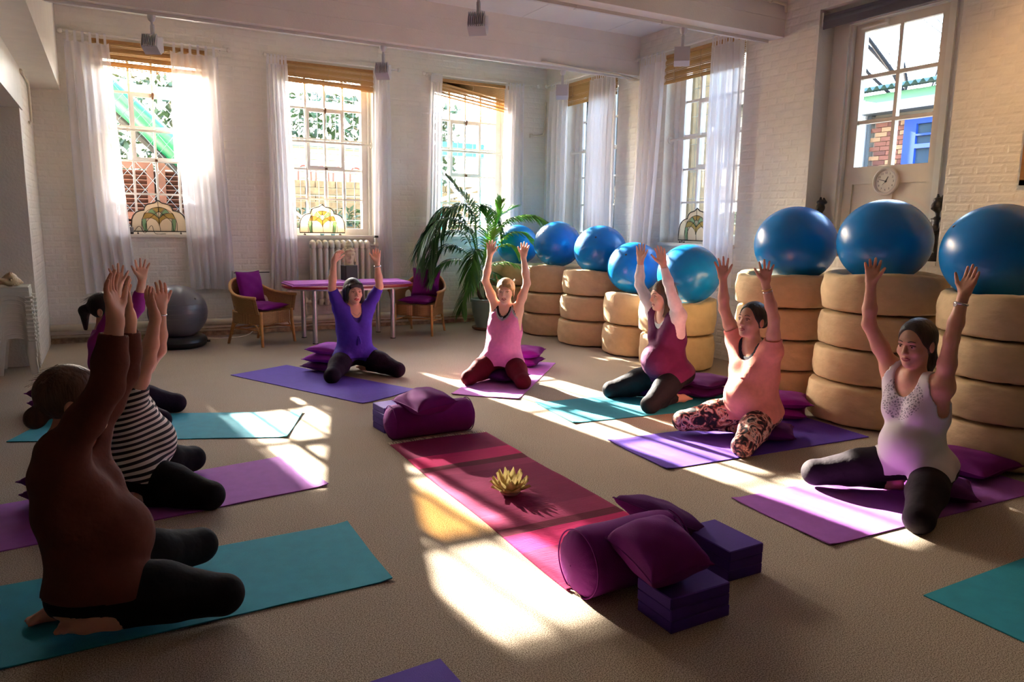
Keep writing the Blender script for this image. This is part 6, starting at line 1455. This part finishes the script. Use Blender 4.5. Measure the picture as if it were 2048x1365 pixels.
# ================================================================== CUSHIONS UNDER AND BEHIND THE WOMEN
def seat_stack(P, rz, specs, lab, z0=.008):
    z = z0
    for i, (w, t, m, l) in enumerate(specs):
        cushion((P[0]+.012*i, P[1]-.01*i, z+t*.5), (0, 0, rz+.14*i), w, w, t, m, l, 20+i, 'cushions round the kneeling women'); z += t*.78
seat_stack((1.93, 7.50), .55, [(.42, .11, M_vel2, 'plum cushion, lowest of three under the violet-cardigan woman'), (.42, .11, M_vel3, 'orchid cushion, middle of three under the violet-cardigan woman'), (.40, .11, M_vel3, 'orchid cushion, topmost of three under the violet-cardigan woman')], '')
seat_stack((3.36, 6.33), .3, [(.38, .11, M_vel2, 'plum cushion the pink-vest woman sits on')], '')
seat_stack((3.90, 6.90), .75, [(.40, .11, M_vel, 'purple cushion lying under another behind the pink-vest woman'), (.42, .13, M_vel, 'purple cushion lying on another behind the pink-vest woman')], '')
seat_stack((4.30, 5.05), .15, [(.40, .11, M_vel2, 'plum cushion the maroon-vest woman sits on'), (.40, .12, M_vel, 'purple cushion right under the maroon-vest woman')], '')
seat_stack((4.72, 5.00), .10, [(.46, .10, M_vel2, 'plum cushion under another between the maroon and peach women'), (.46, .11, M_vel2, 'plum cushion on another between the maroon and peach women')], '')
seat_stack((4.20, 3.72), .75, [(.38, .11, M_vel2, 'plum cushion the peach woman sits on')], '')
seat_stack((4.78, 4.14), .70, [(.44, .11, M_vel, 'purple cushion under another behind the peach woman'), (.44, .11, M_vel, 'purple cushion on another behind the peach woman')], '')
seat_stack((4.18, 2.42), .65, [(.38, .11, M_vel2, 'plum cushion the white-vest woman sits on')], '')
seat_stack((4.78, 2.62), .05, [(.50, .13, M_vel, 'purple cushion lying flat behind the white-vest woman')], '')
seat_stack((-.26, 4.45), .35, [(.40, .12, M_vel2, 'plum cushion, lower of two behind the striped-top woman'), (.40, .12, M_vel2, 'plum cushion, upper of two behind the striped-top woman')], '')
seat_stack((-.42, 6.72), .2, [(.42, .12, M_vel, 'purple cushion, lower of two behind the ponytailed woman'), (.42, .12, M_vel, 'purple cushion, upper of two behind the ponytailed woman')], '')

# ================================================================== CARVED HEAD ON THE PLINTH
M_stone = mat('carved_stone', rgb(196, 184, 146), .75, var=.12, vscale=25, bump=.3, bscale=90)
def stone_head():
    O = np.array((BUD[0], BUD[1], BUD[2]+.20)); f = nrm(np.array((.02, -1, 0))); u = np.array([0, 0, 1.0]); s = np.cross(u, f); M = np.stack([f, s, u], 1); hd = O+u*.135
    def p(a, b, c): return hd+f*a+s*b+u*c
    P = [el(p(-.01, 0, .03), (.088, .078, .085), M, .02), el(p(.028, 0, -.03), (.058, .064, .085), M, .03), rc(p(-.01, 0, -.06), p(-.01, 0, -.135), .052, .066, .02), el(p(-.015, 0, .115), (.052, .050, .042), M, .015), el(p(-.015, 0, .155), (.034, .034, .030), M, .012), el(p(-.015, 0, .182), (.014, .014, .014), M, .01),
         rc(p(.086, 0, .012), p(.100, 0, -.030), .006, .011, .012), rc(p(.070, .040, .020), p(.084, .008, .012), .006, .006, .010), rc(p(.070, -.040, .020), p(.084, -.008, .012), .006, .006, .010),
         el(p(.070, .030, -.006), (.012, .020, .010), M, .006), el(p(.070, -.030, -.006), (.012, .020, .010), M, .006), rc(p(.080, .016, -.058), p(.085, 0, -.056), .006, .007, .008), rc(p(.080, -.016, -.058), p(.085, 0, -.056), .006, .007, .008), rc(p(.078, .010, -.068), p(.078, -.010, -.068), .007, .007, .008), el(p(.066, 0, -.092), (.018, .022, .014), M, .012)]
    for g_ in (1, -1): P += [rc(p(-.005, .080*g_, .020), p(.0, .082*g_, -.085), .013, .012, .008)]
    P += [rc(p(.055, .055, .058), p(.080, 0, .066), .012, .012, .012), rc(p(.055, -.055, .058), p(.080, 0, .066), .012, .012, .012)]
    r = thing('stone_head', 'pale carved stone head with topknot on the black plinth', 'sculpture', tuple(O)); hm = sdf_obj('carving', P, .0042, M_stone, r, tuple(O))
    cu = MB(); rs = random.Random(2)
    for k in range(150):        # rows of small curls over the crown
        a = rs.uniform(0, 2*math.pi); e = rs.uniform(.30, 1.35); d = (math.cos(e)*math.cos(a), math.cos(e)*math.sin(a), math.sin(e))
        if d[0] > .62 and d[2] < .72: continue
        cu.ell(p(-.01+d[0]*.089, d[1]*.079, .03+d[2]*.086), (.0085, .0085, .0085), 6, 5)
    tag(cu.build('hair_curls', M_stone, r, True, tuple(O)), kind='stuff')
stone_head()
# ================================================================== DARK CARVED FIGURES ON THE DOOR LEDGE
M_ebony = mat('ebony_wood', rgb(30, 22, 16), .35, var=.5, vscale=40, bump=.4, bscale=60)
def carved_figure(O, lab, face, seed):
    O = np.array(O, float); f = nrm(np.array(face)); u = np.array([0, 0, 1.0]); s = np.cross(u, f); M = np.stack([f, s, u], 1)
    def p(a, b, c): return O+f*a+s*b+u*c
    P = [rc(p(0, 0, .02), p(0, 0, .03), .058, .056, .01), rc(p(.0, .030, .05), p(.02, .034, .15), .026, .024, .012), rc(p(.0, -.030, .05), p(.02, -.034, .15), .026, .024, .012), rc(p(.02, .034, .15), p(0, .022, .23), .026, .030, .015), rc(p(.02, -.034, .15), p(0, -.022, .23), .026, .030, .015),
         el(p(.01, 0, .27), (.042, .046, .06), M, .02), el(p(.0, 0, .345), (.036, .050, .045), M, .02), rc(p(0, .052, .36), p(.02, .062, .27), .016, .014, .01), rc(p(.02, .062, .27), p(.05, .02, .25), .014, .013, .01), rc(p(0, -.052, .36), p(.02, -.062, .27), .016, .014, .01), rc(p(.02, -.062, .27), p(.05, -.02, .25), .014, .013, .01),
         rc(p(0, 0, .38), p(.0, 0, .43), .018, .018, .012), el(p(.012, 0, .475), (.052, .042, .050), M, .015), rc(p(.055, 0, .475), p(.064, 0, .455), .008, .012, .008), el(p(-.01, 0, .53), (.056, .050, .026), M, .01), rc(p(-.02, .02, .545), p(-.045, .0, .57), .016, .010, .008), rc(p(.0, -.01, .55), p(.01, -.005, .575), .014, .010, .008)]
    r = thing('carved_figure', lab, 'sculpture', tuple(O), 0, 'carved figures'); sdf_obj('carving', P, .006, M_ebony, r, tuple(O))
carved_figure((XR+.10, 3.945, 1.276), 'dark carved wooden figure on the ledge at the picture side of the door', (-.9, .2, 0), 1)
carved_figure((XR+.10, 5.16, 1.276), 'dark carved wooden figure on the ledge, its head above the peach woman\'s ball', (-.9, -.2, 0), 2)
# ================================================================== CONCH SHELL ON THE STOOLS
M_shell = mat('conch_shell', rgb(214, 190, 146), .4, var=.2, vscale=30)
O = np.array(SHELLP)+np.array((0, -.02, .062)); P = []
for k in range(15):
    t = k/14; a = t*11; r_ = .062*(1-t)**1.15+.006; P.append(el(O+np.array((.10*t-.02+.0, .012*math.cos(a)*(1-t), .008*math.sin(a)*(1-t)-.030*t)), (r_*.75, r_, r_), np.eye(3), .012))
    if k < 12:
        for j in range(3): q = a*1.2+j*2.1; P.append(rc(O+np.array((.10*t-.02, r_*.8*math.cos(q), r_*.8*math.sin(q)-.03*t)), O+np.array((.10*t-.015, r_*1.45*math.cos(q), r_*1.45*math.sin(q)-.03*t)), .011*(1-t)+.003, .003, .006))
P += [rc(O+np.array((-.03, 0, 0)), O+np.array((-.15, -.02, -.03)), .05, .016, .03), rc(O+np.array((-.05, -.04, -.01)), O+np.array((-.11, -.07, .02)), .022, .012, .015)]
sh_ = thing('conch_shell', 'spiky cream conch shell on top of the stacked stools', 'shell', tuple(np.array(SHELLP))); sdf_obj('shell', P, .005, M_shell, sh_, tuple(np.array(SHELLP)), cuts=[cut_below(np.array(SHELLP)+np.array((0, 0, .001)), (0, 0, 1))])
